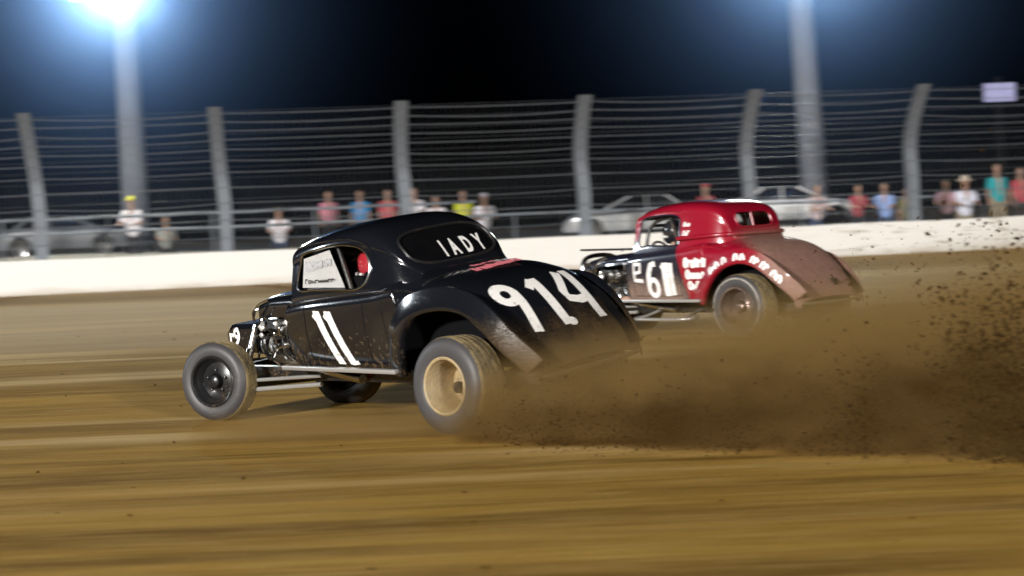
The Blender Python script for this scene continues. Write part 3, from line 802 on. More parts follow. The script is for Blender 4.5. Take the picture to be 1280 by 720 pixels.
# radiator shell hoop with bars
b = bmesh.new()
hoop = spline([(2.82, .34, .44), (2.84, .34, .80), (2.84, .26, .95), (2.84, 0, .985), (2.84, -.26, .95), (2.84, -.34, .80), (2.82, -.34, .44)], 8)
tube(b, hoop, .028, 10); rpart('radiator_shell', b, M['trim'])
b = bmesh.new()
for k in range(15): tube(b, [(2.84, -.28 + .04 * k, .46), (2.84, -.28 + .04 * k, .93)], .006, 6)
rpart('grille', b, M['sus'])
b = bmesh.new(); box(b, (2.72, 0, .70), (.06, .56, .44), None, .01); rpart('radiator', b, M['sus'])
b = bmesh.new()
for s in (1, -1): tube(b, [(1.9, s * .40, .93), (2.8, s * .33, .88)], .014, 8)
tube(b, [(2.80, .33, .90), (2.3, .36, .55)], .014, 8)
rpart('hood_stay', b, M['trim'])
b = bmesh.new(); tube(b, [(1.9, .30, 1.055), (2.92, .26, 1.06)], .013, 8); tube(b, [(2.2, .29, 1.03), (2.2, .29, 1.06)], .012, 8); rpart('hood_strap', b, M['sus'])
front_end(rcar, 2.845, .84, .36)
for s in (1, -1):
    wheel(rcar, (0, s * .695, .375), .378, .33, .225, .14, M['rim_chrome'], s, True)
    wheel(rcar, (2.845, s * .72, .345), .345, .24, .20, .10, M['rim_black'], s)
seams(rbvb, rbody, .96)
for w_ in [c for c in rcar.children if c.name.startswith('wheel') and c.type == 'EMPTY']:
    if abs(w_.location.x) < .1:
        sg_ = 1 if w_.location.y > 0 else -1
        b = bmesh.new(); lathe(b, [(.318, .168), (.322, .1705), (.334, .1685), (.338, .164)], 64, Matrix.Diagonal((1, sg_, 1, 1)))
        finish('chalk_ring', b, M['chalk'], w_)
# low nerf bar along the sill
b = bmesh.new(); tube(b, spline([(1.62, .62, .25), (1.55, .80, .235), (.85, .82, .235), (.76, .62, .25)], 6), .020, 10); tube(b, [(1.56, .78, .235), (1.5, .36, .33)], .016); tube(b, [(.85, .80, .235), (.9, .36, .33)], .016)
rpart('nerf_bar', b, M['bar'])
six = [(arc(.10, .10, .075, .095, 0, 360), .06), ([(.03, .12), (.035, .25), (.075, .37), (.15, .385)], .07)]
for s in (1, -1):
    xo = 1.50 if s == 1 else 1.06
    drape('door_number', strokes_bm(six, .06), rbvb, (xo, 0, .50), (-s, 0, 0), (0, 0, 1), (0, -s, 0), M['red_white'], rbody)
    bm = strokes_bm([([(.245, .33), (.30, .38)], .05), ([(.31, .395), (.325, 0)], .10), ([(.40, .39), (.42, .01)], .065), ([(.30, .27), (.40, .24)], .04)], .07)
    drape('door_number', bm, rbvb, (xo, 0, .50), (-s, 0, 0), (0, 0, 1), (0, -s, 0), M['red_white'], rbody)
bm = strokes_bm([([(0, .22), (.12, .22), (.12, .13), (.01, .11), (.02, .03), (.16, .02)], .045), ([(.01, .2), (.02, .06)], .03)], .04)
drape('door_badge', bm, rbvb, (1.73, 0, .66), (-1, 0, 0), (0, 0, 1), (0, -1, 0), M['red_white'], rbody)
# sponsor blocks behind the door: smeared white script
for k, (zz, ww, hh) in enumerate(((.835, .34, .11), (.70, .30, .105), (.575, .19, .095))):
    drape('sponsor_lettering', scrawl(ww, hh, max(3, int(ww / .055)), 20 + k, .1), rbvb, (.88 - .02 * k, 0, zz), (-1, 0, 0), (0, 0, 1), (0, -1, 0), M['red_white'], rbody, maxlen=.02)
# lettering that follows the arch
path = spline([(a, b_, 0) for a, b_ in arch_red], 12)
rd = random.Random(12)
for (i0, i1, sd) in ((26, 44, 1), (46, 56, 2), (60, 67, 3), (69, 76, 7), (79, 90, 4)):
    bm = bmesh.new()
    nlet = max(2, (i1 - i0) // 5)
    for q in range(nlet):
        ia = i0 + (i1 - i0) * q / nlet; i_ = int(ia); p = path[min(i_, len(path) - 1)]; pn = path[min(i_ + 4, len(path) - 1)]
        d_ = (pn - p).normalized(); n_ = Vector((-d_.y, d_.x)); n_ = n_ if n_.y > 0 else -n_
        a0 = Vector((p.x, p.y)) + n_ * .028; dd = Vector((d_.x, d_.y)); h_ = .074; w_ = .052
        zl = q * .0009
        pts = [a0, a0 + n_ * h_, a0 + dd * w_ * .9 + n_ * h_ * rd.uniform(.5, 1), a0 + dd * w_ + n_ * rd.uniform(0, .015)]
        for a_, b_ in ((0, 1), (1, 2), (2, 3))[:rd.choice((2, 3, 3))]:
            u_ = (pts[b_] - pts[a_]).normalized(); v_ = Vector((-u_.y, u_.x)) * .017
            vs = [bm.verts.new((pt.x, pt.y, zl + a_ * .0004)) for pt in (pts[a_] + v_, pts[a_] - v_, pts[b_] - v_, pts[b_] + v_)]
            bm.faces.new(vs)
    bmx = bm
    fl = [o for o in rcar.children if o.name.startswith('wheel_arch_flange')]
    fl = max(fl, key=lambda o: sum(v.co.y for v in o.data.vertices))
    tb = bmesh.new(); tb.from_mesh(fl.data); bvf = BVHTree.FromBMesh(tb); tb.free()
    drape('fender_lettering', bmx, bvf, (0, 0, 0), (1, 0, 0), (0, 0, 1), (0, -1, 0), M['red_white'], fl, maxlen=.02)
# white script on the cab side
tb = rbvc
drape('cab_lettering', scrawl(.10, .06, 3, 31), tb, (.95, 0, 1.20), (-1, 0, 0), (0, 0, 1), (0, -1, 0), M['red_white'], rcab, maxlen=.02)
drape('cab_lettering', scrawl(.10, .05, 3, 33), tb, (.95, 0, 1.31), (-1, 0, 0), (0, 0, 1), (0, -1, 0), M['red_white'], rcab, maxlen=.02)
b = bmesh.new(); half = [(1.0, .655), (.75, .645), (.55, .615), (.42, .565), (.335, .49), (.295, .36), (.28, .18)]
tube(b, spline([(x, y, 1.205 - .045 * (x - .28)) for x, y in half] + [(.278, 0, 1.205)] + [(x, -y, 1.205 - .045 * (x - .28)) for x, y in half[::-1]], 5), .026, 10); rpart('cab_ledge', b, M['red'])
# centre bar of the rear window, exhaust stub on the tail
b = bmesh.new(); tube(b, [(.375, 0, 1.27), (.42, 0, 1.46)], .014, 8); rpart('window_bar', b, M['red'])
b = bmesh.new(); tube(b, [(-.57, -.18, .60), (-.64, -.18, .60)], .045, 14); tube(b, [(-.55, -.24, .54), (-.66, -.24, .53)], .018, 8); rpart('fuel_cap', b, M['sus'])
d2 = driver(rmw, RB, (1.40, .33, -.06), M['suit2'], M['helmet2'], 'racing driver in dark helmet seated inside the red coupe')

# ------------------------------------------------------------------ ground
def gz(y):
    t = min(1, max(0, (y - 17) / 6)); return .12 * t * t * (3 - 2 * t)
bm = bmesh.new()
ys = [-120, -40, 0, 4, 6, 8, 10, 12, 14, 16, 17] + [17 + .5 * k for k in range(1, 13)] + [26, 30, 36, 42, 48, 54, 58, 60, 62, 66, 72, 90, 140, 300, 700]
xs = [-700, -300, -150, -80, -50, -35, -25, -18, -12, -8, -5, -3, 0, 3, 5, 8, 12, 18, 25, 35, 50, 80, 150, 300, 700]
g = [[bm.verts.new((x, y, gz(y))) for x in xs] for y in ys]
for i in range(len(ys) - 1):
    for k in range(len(xs) - 1): bm.faces.new((g[i][k], g[i][k + 1], g[i + 1][k + 1], g[i + 1][k]))
mt, t, bs = nt('track_clay')
co = objco(t)
warp = noise(t, scaled(t, co, (.05, .3, 1)), 1, 3)
wv = t.nodes.new('ShaderNodeVectorMath'); wv.operation = 'ADD'; L(t, co, wv.inputs[0])
cb = t.nodes.new('ShaderNodeCombineXYZ'); L(t, math_(t, 'MULTIPLY', warp, 1.2), cb.inputs[1]); L(t, cb.outputs[0], wv.inputs[1])
s1 = noise(t, scaled(t, wv.outputs[0], (.16, 1.7, 1)), 1, 9, .60, .5)          # grooves along the racing line
s2 = noise(t, scaled(t, wv.outputs[0], (1.3, 13, 1)), 1, 7, .62, .4)
s3 = noise(t, scaled(t, co, (.035, .22, 1)), 1, 4, .5)
s4 = noise(t, scaled(t, co, (14, 40, 10)), 1, 6, .7)
c1 = mixc(t, ramp(t, s1, .30, .72), (.165, .086, .010), (.43, .255, .045))
c2 = mixc(t, math_(t, 'MULTIPLY', ramp(t, s2, .40, .68), .46), c1, (.52, .35, .11))
c3 = mixc(t, math_(t, 'MULTIPLY', ramp(t, s3, .44, .64), .34), c2, (.135, .068, .010))
c4 = mixc(t, math_(t, 'MULTIPLY', ramp(t, s4, .5, .75), .35), c3, (.07, .038, .008))
yy = sepxyz(t, co)[1]; xx = sepxyz(t, co)[0]
nb = math_(t, 'MULTIPLY', math_(t, 'SUBTRACT', s3, .5), 10)
ya = math_(t, 'ADD', yy, nb)
slick = math_(t, 'MULTIPLY', ramp(t, ya, 21, 34), ramp(t, ya, 53, 45))                   # rubbered-in pale band of the upper groove
c5 = mixc(t, math_(t, 'MULTIPLY', slick, .75), c4, mixc(t, s1, (.46, .34, .19), (.80, .65, .44)))
# long pale scrubbed bands where tyres have polished the clay
pb = ramp(t, noise(t, scaled(t, wv.outputs[0], (.05, .55, 1), (3, 0, 0)), 1, 5, .55, .3), .52, .72)
c5 = mixc(t, math_(t, 'MULTIPLY', math_(t, 'MULTIPLY', pb, ramp(t, yy, 8, 17)), .85), c5, (.74, .56, .29))
cush = ramp(t, ya, 46, 53)                                                            # loose dark cushion against the wall
c6 = mixc(t, math_(t, 'MULTIPLY', cush, .9), c5, mixc(t, s1, (.14, .075, .022), (.30, .185, .07)))
L(t, c6, bs.inputs['Base Color'])
bs.inputs['Roughness'].default_value = .9; bs.inputs['Specular IOR Level'].default_value = .12
bump(t, bs, math_(t, 'ADD', math_(t, 'MULTIPLY', s1, .8), math_(t, 'ADD', math_(t, 'MULTIPLY', s2, .35), math_(t, 'MULTIPLY', s4, .30))), .5, .06)
ground = finish('ground', bm, mt, smooth=True); tag(ground, kind='structure')

# clods lying on the track
class Chunks:
    """many small irregular clods written straight into one mesh"""
    def __init__(self): self.v = []; self.f = []
    def add(self, p, s, rd):
        q = Euler((rd.random() * 6, rd.random() * 6, rd.random() * 6)).to_matrix(); n = len(self.v)
        sc = (s * rd.uniform(.8, 1.7), s * rd.uniform(.7, 1.1), s * rd.uniform(.5, 1))
        for a in ((1, 0, 0), (-1, 0, 0), (0, 1, 0), (0, -1, 0), (0, 0, 1), (0, 0, -1), (.6, .6, .6), (-.6, -.6, .6), (.6, -.6, -.6), (-.6, .6, -.6)):
            k = rd.uniform(.65, 1.2); self.v.append(p + q @ Vector((a[0] * sc[0] * k, a[1] * sc[1] * k, a[2] * sc[2] * k)))
        for a, b, c, d in ((0, 2, 4, 6), (1, 3, 4, 7), (0, 3, 5, 8), (1, 2, 5, 9)):
            self.f += [(n + a, n + b, n + d), (n + b, n + c, n + d), (n + c, n + a, n + d)]
        for a, b, c in ((0, 4, 3), (1, 4, 2), (0, 5, 2), (1, 5, 3)): self.f.append((n + a, n + b, n + c))
    def build(self, name, mat):
        me = bpy.data.meshes.new(name); me.from_pydata(self.v, [], self.f); me.materials.append(mat)
        o = bpy.data.objects.new(name, me); COL.objects.link(o); return o
M['clod'] = simple('damp_clods', (.040, .022, .007), .95, var=.5, vscale=2, spec=.02)
rd = random.Random(3); ck = Chunks()
for k in range(90):
    y = rd.uniform(8.5, 34); x = rd.uniform(-.28, .28) * y + rd.uniform(-.4, .4); s = rd.choice((.005, .006, .008, .01)) * (1 + y / 40)
    ck.add(Vector((x, y, gz(y) + s * .3)), s, rd)
tag(ck.build('loose_clods', M['clod']), kind='stuff')

# ------------------------------------------------------------------ outer wall and catch fence
WA = at(-420, 388.7, 57.0); WB = at(1700, 288, 66.0)
WA = Vector((at(-420, 300, 56.9).x, 56.9, 0)); WB = Vector((at(1700, 300, 66.2).x, 66.2, 0))
wdir = (WB - WA).normalized(); wn = Vector((-wdir.y, wdir.x, 0)); wlen = (WB - WA).length
def wp(s, off, z): return WA + wdir * s + wn * off + Vector((0, 0, z))
def s_at(px):       # distance along the wall where a photograph column meets it
    p = at(px, 280, 60); d = Vector((p.x, p.y, 0))
    A_ = wdir; den = d.x * A_.y - d.y * A_.x
    return (d.y * WA.x - d.x * WA.y) / -den * -1 if False else ((WA.y * d.x - WA.x * d.y) / (d.y * A_.x - d.x * A_.y))
bm = bmesh.new()
sec = [(-.05, -.05), (-.03, .25), (0, .95), (.015, 1.08), (.03, 1.095), (.23, 1.095), (.25, 1.08), (.30, -.05)]
n = 110; rows = []
for i in range(n + 1):
    rows.append([bm.verts.new(wp(-32 + (wlen + 64) * i / n, o, z + .012 * math.sin(i * 1.3))) for o, z in sec])
for i in range(n):
    for k in range(len(sec) - 1): bm.faces.new((rows[i][k], rows[i + 1][k], rows[i + 1][k + 1], rows[i][k + 1]))
bm.faces.new(rows[0]); bm.faces.new(rows[-1][::-1]); bmesh.ops.recalc_face_normals(bm, faces=bm.faces[:])
mt, t, bs = nt('whitewashed_concrete')
co = objco(t); x, y, z = sepxyz(t, co)
n1 = noise(t, scaled(t, co, (.5, .5, 4)), 1.2, 7, .65); n2 = noise(t, scaled(t, co, (1.1, 1.1, 11)), 1.0, 6, .6)
splash = ramp(t, math_(t, 'ADD', math_(t, 'SUBTRACT', .30, z), math_(t, 'MULTIPLY', math_(t, 'SUBTRACT', n1, .5), .5)), -.05, .32)
marks = math_(t, 'MULTIPLY', ramp(t, n2, .575, .63), ramp(t, x, 3, 14))
c = mixc(t, n1, (.80, .78, .74), (.86, .85, .82))
c = mixc(t, math_(t, 'MULTIPLY', splash, .75), c, (.34, .25, .13))
c = mixc(t, math_(t, 'MULTIPLY', marks, .7), c, (.28, .23, .17))
L(t, c, bs.inputs['Base Color']); bs.inputs['Roughness'].default_value = .75
bump(t, bs, n2, .3, .02)
wall = finish('track_wall', bm, mt, angle=30); tag(wall, 'long white concrete wall scuffed along the dirt track', 'wall')

M['galv'] = simple('galvanised_steel', (.165, .185, .215), .6, .1, var=.2, vscale=3)
M['wire'] = simple('steel_cable', (.15, .165, .19), .5, .3, var=.1)
fence = empty('catch_fence', wp(wlen / 2, .15, 0)); tag(fence, 'tall catch fence of curved steel posts and horizontal cables above the white wall', 'fence')
fl = Matrix.Translation(-Vector(fence.location))
def fpart(name, bm, mat):
    bmesh.ops.transform(bm, matrix=fl, verts=bm.verts[:]); return finish(name, bm, mat, fence)
TOP = 5.04
def over(z):        # how far the fence leans over the track at a height
    t = max(0, (z - 3.1) / (TOP - 3.1)); return -.1 - 1.70 * t ** 1.6
pcols = [-420, -192, 50, 283, 511, 735.5, 943.5, 1149, 1352, 1560]
ss = [s_at(c) for c in pcols]
ss = [ss[0] - 5.4 * k for k in (5, 4, 3, 2, 1)] + ss + [ss[-1] + 5.4 * k for k in (1, 2, 3, 4, 5)]
for s in ss:
    bm = bmesh.new(); rows = []
    hw = .175
    zs = [0] + [.6 * k for k in range(1, 6)] + [3.1 + (TOP + .12 - 3.1) * k / 10 for k in range(11)]
    for zz in zs:
        o = .52 + over(zz)
        # H section: flange towards the track, web, rear flange
        lt = -.24 * max(0, (zz - 2.6) / 2.4)
        rows.append([bm.verts.new(wp(s + a + lt, o + d, zz)) for a, d in ((-hw, -.12), (hw, -.12), (hw, -.08), (.03, -.08), (.03, .08), (hw, .08), (hw, .12), (-hw, .12), (-hw, .08), (-.03, .08), (-.03, -.08), (-hw, -.08))])
    for i in range(len(rows) - 1):
        for k in range(12): bm.faces.new((rows[i][k], rows[i][(k + 1) % 12], rows[i + 1][(k + 1) % 12], rows[i + 1][k]))
    bm.faces.new(rows[-1]); bmesh.ops.recalc_face_normals(bm, faces=bm.faces[:])
    fpart('post', bm, M['galv'])
rd = random.Random(8)
for zc in (1.5, 2.02, 2.5, 2.95, 3.38, 3.72, 4.02, 4.28, 4.52, 4.76, 4.98):
    bm = bmesh.new(); pts = []
    for i in range(len(ss) - 1):
        sag = rd.uniform(.0, .10)
        for k in range(8):
            q = k / 8; s = ss[i] + (ss[i + 1] - ss[i]) * q
            zz = zc - sag * 4 * q * (1 - q); pts.append(wp(s, .38 + over(zz), zz))
    pts.append(wp(ss[-1], .38 + over(zc), zc))
    tube(bm, pts, .0125, 6); fpart('cable', bm, M['wire'])
bm = bmesh.new()
zz_ = [1.1 + (TOP - 1.1) * k / 26 for k in range(27)]
s = ss[0]
while s < ss[-1]:
    pts = [wp(s, .41 + over(q), q) for q in zz_[::2]]; tube(bm, pts, .003, 3, cap=False); s += .16
for q in zz_[::2]: tube(bm, [wp(a, .418 + over(q), q) for a in ss], .0035, 3, cap=False)
fpart('wire_mesh', bm, M['wire'])

# ------------------------------------------------------------------ the spectator bank and what stands on it
bm = bmesh.new(); rows = []
for off, z in ((.9, .02), (1.6, .55), (2.6, .95), (4.5, 1.08), (9, 1.15), (40, 1.3), (60, .0)):
    rows.append([bm.verts.new(wp(-40 + 145 * k / 40, off, z + .06 * math.sin(k * 1.7 + off))) for k in range(41)])
for i in range(len(rows) - 1):
    for k in range(40): bm.faces.new((rows[i][k], rows[i][k + 1], rows[i + 1][k + 1], rows[i + 1][k]))
bank = finish('spectator_bank', bm, simple('dry_turf', (.21, .195, .165), .95, spec=.1, var=.5, vscale=1.5, bmp=.5)); tag(bank, kind='structure')

def bz(px, d):      # the bank's ground at a photograph column
    return 1.10
# pipe railing
rail = empty('pipe_railing', wp(wlen * .3, 3.4, 1.0)); tag(rail, 'pale pipe railing with two rails running along the spectator bank', 'railing')
rl = Matrix.Translation(-Vector(rail.location))
s0, s1 = s_at(-150), s_at(1420)
for zr, a, b_ in ((1.83, s0, s1), (2.27, s0, s_at(620))):
    bm = bmesh.new(); tube(bm, [wp(a + (b_ - a) * k / 20, 3.4, zr + .012 * math.sin(k * 2)) for k in range(21)], .045, 10); bmesh.ops.transform(bm, matrix=rl, verts=bm.verts[:])
    finish('rail', bm, M['galv'], rail)
k = s0
while k < s1:
    bm = bmesh.new(); tube(bm, [wp(k, 3.4, .9), wp(k, 3.4, 2.27 if k < s_at(620) else 1.83)], .03, 8); bmesh.ops.transform(bm, matrix=rl, verts=bm.verts[:]); finish('railing_post', bm, M['galv'], rail); k += 3.1

# spectators
PAL = {}
def cloth(name, c):
    if name not in PAL: PAL[name] = simple(name + '_cloth', c, .9, var=.12, vscale=12)
    return PAL[name]
white = cloth('white', (.78, .75, .80)); jeans = cloth('denim', (.05, .07, .13)); khaki = cloth('khaki', (.30, .25, .17)); dark = cloth('dark', (.03, .03, .035))
hairm = simple('hair', (.035, .022, .014), .7)
protos = {}
for ps in ('stand', 'rail'):
    protos[ps] = human(ps, white, jeans)
def spectator(px, py_head, pose, shirt, legs, label, head=None, hmat=None, depth=None, scale=1.0, face=0):
    depth = depth or 66.8
    src, hd = protos[pose]
    r = src.copy(); COL.objects.link(r)
    for ch in src.children:
        c = ch.copy(); COL.objects.link(c); c.parent = r
        mm = {'shirt': shirt, 'trousers': legs}.get(ch.name.split('.')[0])
        if mm: c.material_slots[0].link = 'OBJECT'; c.material_slots[0].material = mm
    if head == 'cap': add_cap(r, hd, hmat)
    elif head == 'hat': add_hat(r, hd, hmat)
    else: add_hair(r, hd, hmat or hairm)
    p = at(px, py_head, depth)             # top of the head
    r.location = (p.x, p.y, p.z - 1.80 * scale * 1.12); r.scale = (scale * 1.20, scale * 1.16, scale * 1.12); r.rotation_euler = (0, 0, face)
    tag(r, label, 'spectator', 'spectators on the bank behind the fence')
    return r
C = cloth
sp = [
 (166, 247, 'rail', C('white', 0), dark, 'spectator in yellow cap and white shirt before the brightest light pole', 'cap', C('yellow', (.62, .60, .04)), 1.12),
 (206, 272, 'rail', C('grey', (.34, .35, .33)), dark, 'spectator in plain grey shirt beside the yellow capped spectator', None, None, .9),
 (348, 260, 'rail', C('white', 0), jeans, 'spectator in white shirt standing alone left of the black coupe roof', None, None, 1.0),
 (410, 240, 'stand', C('pink', (.55, .20, .28)), dark, 'spectator in pink shirt above the black coupe cab', None, None, .92),
 (449, 239, 'stand', C('blue', (.02, .22, .50)), dark, 'spectator in bright blue shirt between pink and red shirts', None, None, .92),
 (484, 238, 'stand', C('redshirt', (.42, .07, .09)), dark, 'spectator in dull red shirt beside a fence post', None, None, .92),
 (515, 236, 'rail', C('white', 0), jeans, 'spectator in white shirt and bare headed beside the fence post behind the coupe roof', None, None, 1.0),
 (545, 246, 'rail', C('white', 0), khaki, 'spectator in white shirt and khaki trousers over the black coupe roof', None, None, .95),
 (578, 239, 'stand', C('lime', (.50, .55, .02)), dark, 'spectator in lime yellow shirt above the black coupe roof', None, None, .86),
 (603, 243, 'rail', C('white', 0), dark, 'spectator in white shirt right of the lime yellow shirt', 'cap', C('white', 0), 1.0),
 (878, 231, 'rail', C('maroon', (.34, .05, .07)), dark, 'spectator in maroon shirt and red cap above the red coupe roof', 'cap', C('redcap', (.42, .06, .08)), 1.0),
 (1018, 232, 'rail', C('palepink', (.60, .48, .50)), jeans, 'spectator in pale pink shirt before the right light pole', None, None, 1.0),
 (1070, 232, 'rail', C('maroon', 0), dark, 'spectator in maroon shirt bare headed between light pole and blue shirt', None, None, .9),
 (1106, 230, 'rail', C('paleblue', (.26, .38, .70)), jeans, 'spectator in pale blue shirt left of the last fence post', None, None, .96),
 (1204, 223, 'rail', C('palewhite', (.70, .72, .85)), khaki, 'spectator in straw hat and white shirt right of the last fence post', 'hat', C('straw', (.58, .48, .38)), 1.08),
 (1246, 206, 'stand', C('teal', (.02, .32, .36)), khaki, 'tall spectator in teal shirt and khaki trousers below the lit sign', None, None, 1.08),
 (1183, 226, 'rail', C('dustypink', (.45, .28, .32)), dark, 'spectator in dusty pink shirt just left of the straw hat', None, None, .96),
 (1133, 236, 'stand', C('olive', (.16, .15, .08)), dark, 'spectator in olive shirt between the pale blue shirt and the last fence post', None, None, .9),
 (1275, 210, 'stand', C('redshirt', 0), dark, 'spectator in red shirt at the edge beside the teal shirt', None, None, 1.02),
]
for i, (px, py, ps, sh, lg, lb, hk, hm, sc) in enumerate(sp):
    spectator(px, py, ps, sh, lg, lb, hk, hm, scale=sc, face=rd.uniform(-.5, .5))
for ps in protos:
    r, _ = protos[ps]
    for c in list(r.children): bpy.data.objects.remove(c)
    bpy.data.objects.remove(r)

# parked cars behind the fence
def sedan(px, py_roof, depth, paint, label, face):
    c = empty('parked_car'); tag(c, label, 'car', 'cars parked behind the fence')
    b = bmesh.new(); st = []
    zt_ = [(-2.2, .72), (-2.1, .86), (-1.4, .95), (-.9, .96), (0, .95), (1.0, .94), (1.9, .84), (2.2, .70), (2.3, .55)]
    wt_ = [(-2.2, .70), (-2.0, .82), (-1, .87), (1, .87), (2.0, .80), (2.3, .60)]
    for i in range(47):
        x = -2.2 + 4.5 * i / 46; z1 = interp(zt_, x); w = interp(wt_, x); zb = .28
        half = [(w * .95, zb), (w, zb + .2), (w * 1.0, z1 - .2)] + [(w * abs(math.cos(a)) ** .45, z1 - .16 + .16 * abs(math.sin(a)) ** .45) for a in [PI / 2 * k / 8 for k in range(9)]]
        st.append([b.verts.new((x, y, z)) for y, z in half + [(-y, z) for y, z in half[-2::-1]]])
    for i in range(46):
        for k in range(len(st[0]) - 1): b.faces.new((st[i][k], st[i][k + 1], st[i + 1][k + 1], st[i + 1][k]))
    b.faces.new(st[0]); b.faces.new(st[-1][::-1]); bmesh.ops.recalc_face_normals(b, faces=b.faces[:])
    o = finish('body', b, paint, c)
    md = o.modifiers.new('s', 'SOLIDIFY'); md.thickness = .02; md.offset = -1
    cs = []
    for x in (-1.35, 1.4): cs.append(prism([(x + .38 * math.cos(a), .32 + .38 * math.sin(a)) for a in [2 * PI * k / 24 for k in range(24)]], 'y', -1.2, 1.2))
    cut(o, cs)
    b = bmesh.new(); st = []
    for z, xr, xf, w in ((.93, -1.55, 1.0, .78), (1.15, -1.25, .55, .70), (1.34, -.95, .15, .62)):
        st.append([b.verts.new((x, y, z)) for x, y in ((xr, -w * .85), (xr + .25, -w), (xf - .25, -w), (xf, -w * .8), (xf, w * .8), (xf - .25, w), (xr + .25, w), (xr, w * .85))])
    for i in range(2):
        for k in range(8): b.faces.new((st[i][k], st[i][(k + 1) % 8], st[i + 1][(k + 1) % 8], st[i + 1][k]))
    bmesh.ops.recalc_face_normals(b, faces=b.faces[:]); finish('windows', b, M['visor'], c)
    b = bmesh.new(); st = []
    for i in range(13):
        x = -1.02 + 1.24 * i / 12; z1 = 1.345 + .05 * math.sin(PI * i / 12) ** .6
        st.append([b.verts.new((x, y, z1 - .06 * (abs(y) / .66) ** 3)) for y in [-.66 + 1.32 * k / 10 for k in range(11)]])
    for i in range(12):
        for k in range(10): b.faces.new((st[i][k], st[i][k + 1], st[i + 1][k + 1], st[i + 1][k]))
    for s in (1, -1):
        tube(b, [(-.98, s * .60, 1.34), (-1.58, s * .74, .93)], .045, 6); tube(b, [(.18, s * .60, 1.34), (1.02, s * .72, .93)], .04, 6); tube(b, [(-.35, s * .66, 1.34), (-.38, s * .80, .93)], .035, 6)
    finish('roof', b, paint, c)
    for x in (-1.35, 1.4):
        for s in (1, -1):
            w_ = bmesh.new(); mtx = Matrix.Translation((x, s * .74, .32)) @ Matrix.Diagonal((1, s, 1, 1))
            lathe(w_, [(.2, .09), (.29, .1), (.32, .06), (.32, -.1), (.2, -.1)], 28, mtx); lathe(w_, [(.205, .085), (.15, .05), (.06, .06), (.001, .06)], 28, mtx)
            finish('wheel', w_, M['sus'], c)
    for s in (1, -1):
        b = bmesh.new(); ball(b, (2.2, s * .58, .66), (.10, .16, .07)); finish('headlight', b, M['trim'], c)
        b = bmesh.new(); box(b, (-2.18, s * .60, .74), (.06, .22, .10), None, .02); finish('tail_light', b, M['helmet'], c)
    p = at(px, py_roof, depth); c.location = (p.x, p.y, p.z - 1.40); c.rotation_euler = (0, 0, face)
    return c
silver = simple('silver_paint', (.50, .51, .53), .25, .4, coat=1, var=.08); wpaint = simple('white_paint', (.74, .74, .74), .25, coat=1, var=.05)
sedan(793, 243, 66.6, silver, 'silver sedan parked behind the fence left of the red coupe roof', PI - .05)
sedan(985, 232, 69.5, wpaint, 'white sedan parked behind the fence right of the red coupe', .06)
sedan(80, 268, 69.8, simple('dull_grey_paint', (.16, .17, .18), .3, coat=1, var=.1), 'dark grey sedan parked behind the railing left of the yellow capped spectator', .03)

# ------------------------------------------------------------------ light poles
M['pole'] = simple('concrete_pole', (.15, .16, .18), .8, var=.15, vscale=2)
mt, t, bs = nt('lit_flood_lens')
L(t, mixc(t, noise(t, objco(t), 3), (.80, .90, 1.0), (.92, .96, 1.0)), bs.inputs['Emission Color']); bs.inputs['Emission Strength'].default_value = 55
bs.inputs['Base Color'].default_value = (.8, .85, .9, 1); M['lens'] = mt
mt, t, bs = nt('halo_mist')  # volume added round each lamp, its density shaped to draw the halo
t.nodes.remove(bs); co = objco(t)
ln = t.nodes.new('ShaderNodeVectorMath'); ln.operation = 'LENGTH'; L(t, co, ln.inputs[0]); r_ = ln.outputs['Value']
vs = t.nodes.new('ShaderNodeVolumeScatter'); vs.inputs['Color'].default_value = (.25, .47, 1, 1); vs.inputs['Anisotropy'].default_value = 0
RM = 17.0
fall = math_(t, 'POWER', math_(t, 'SUBTRACT', 1, math_(t, 'DIVIDE', r_, RM), True), 4.8)
den = math_(t, 'DIVIDE', fall, math_(t, 'ADD', math_(t, 'POWER', r_, 1.0), .55))
L(t, math_(t, 'MULTIPLY', den, .43), vs.inputs['Density']); L(t, vs.outputs[0], t.nodes['Material Output'].inputs['Volume'])
M['halo_mist'] = mt
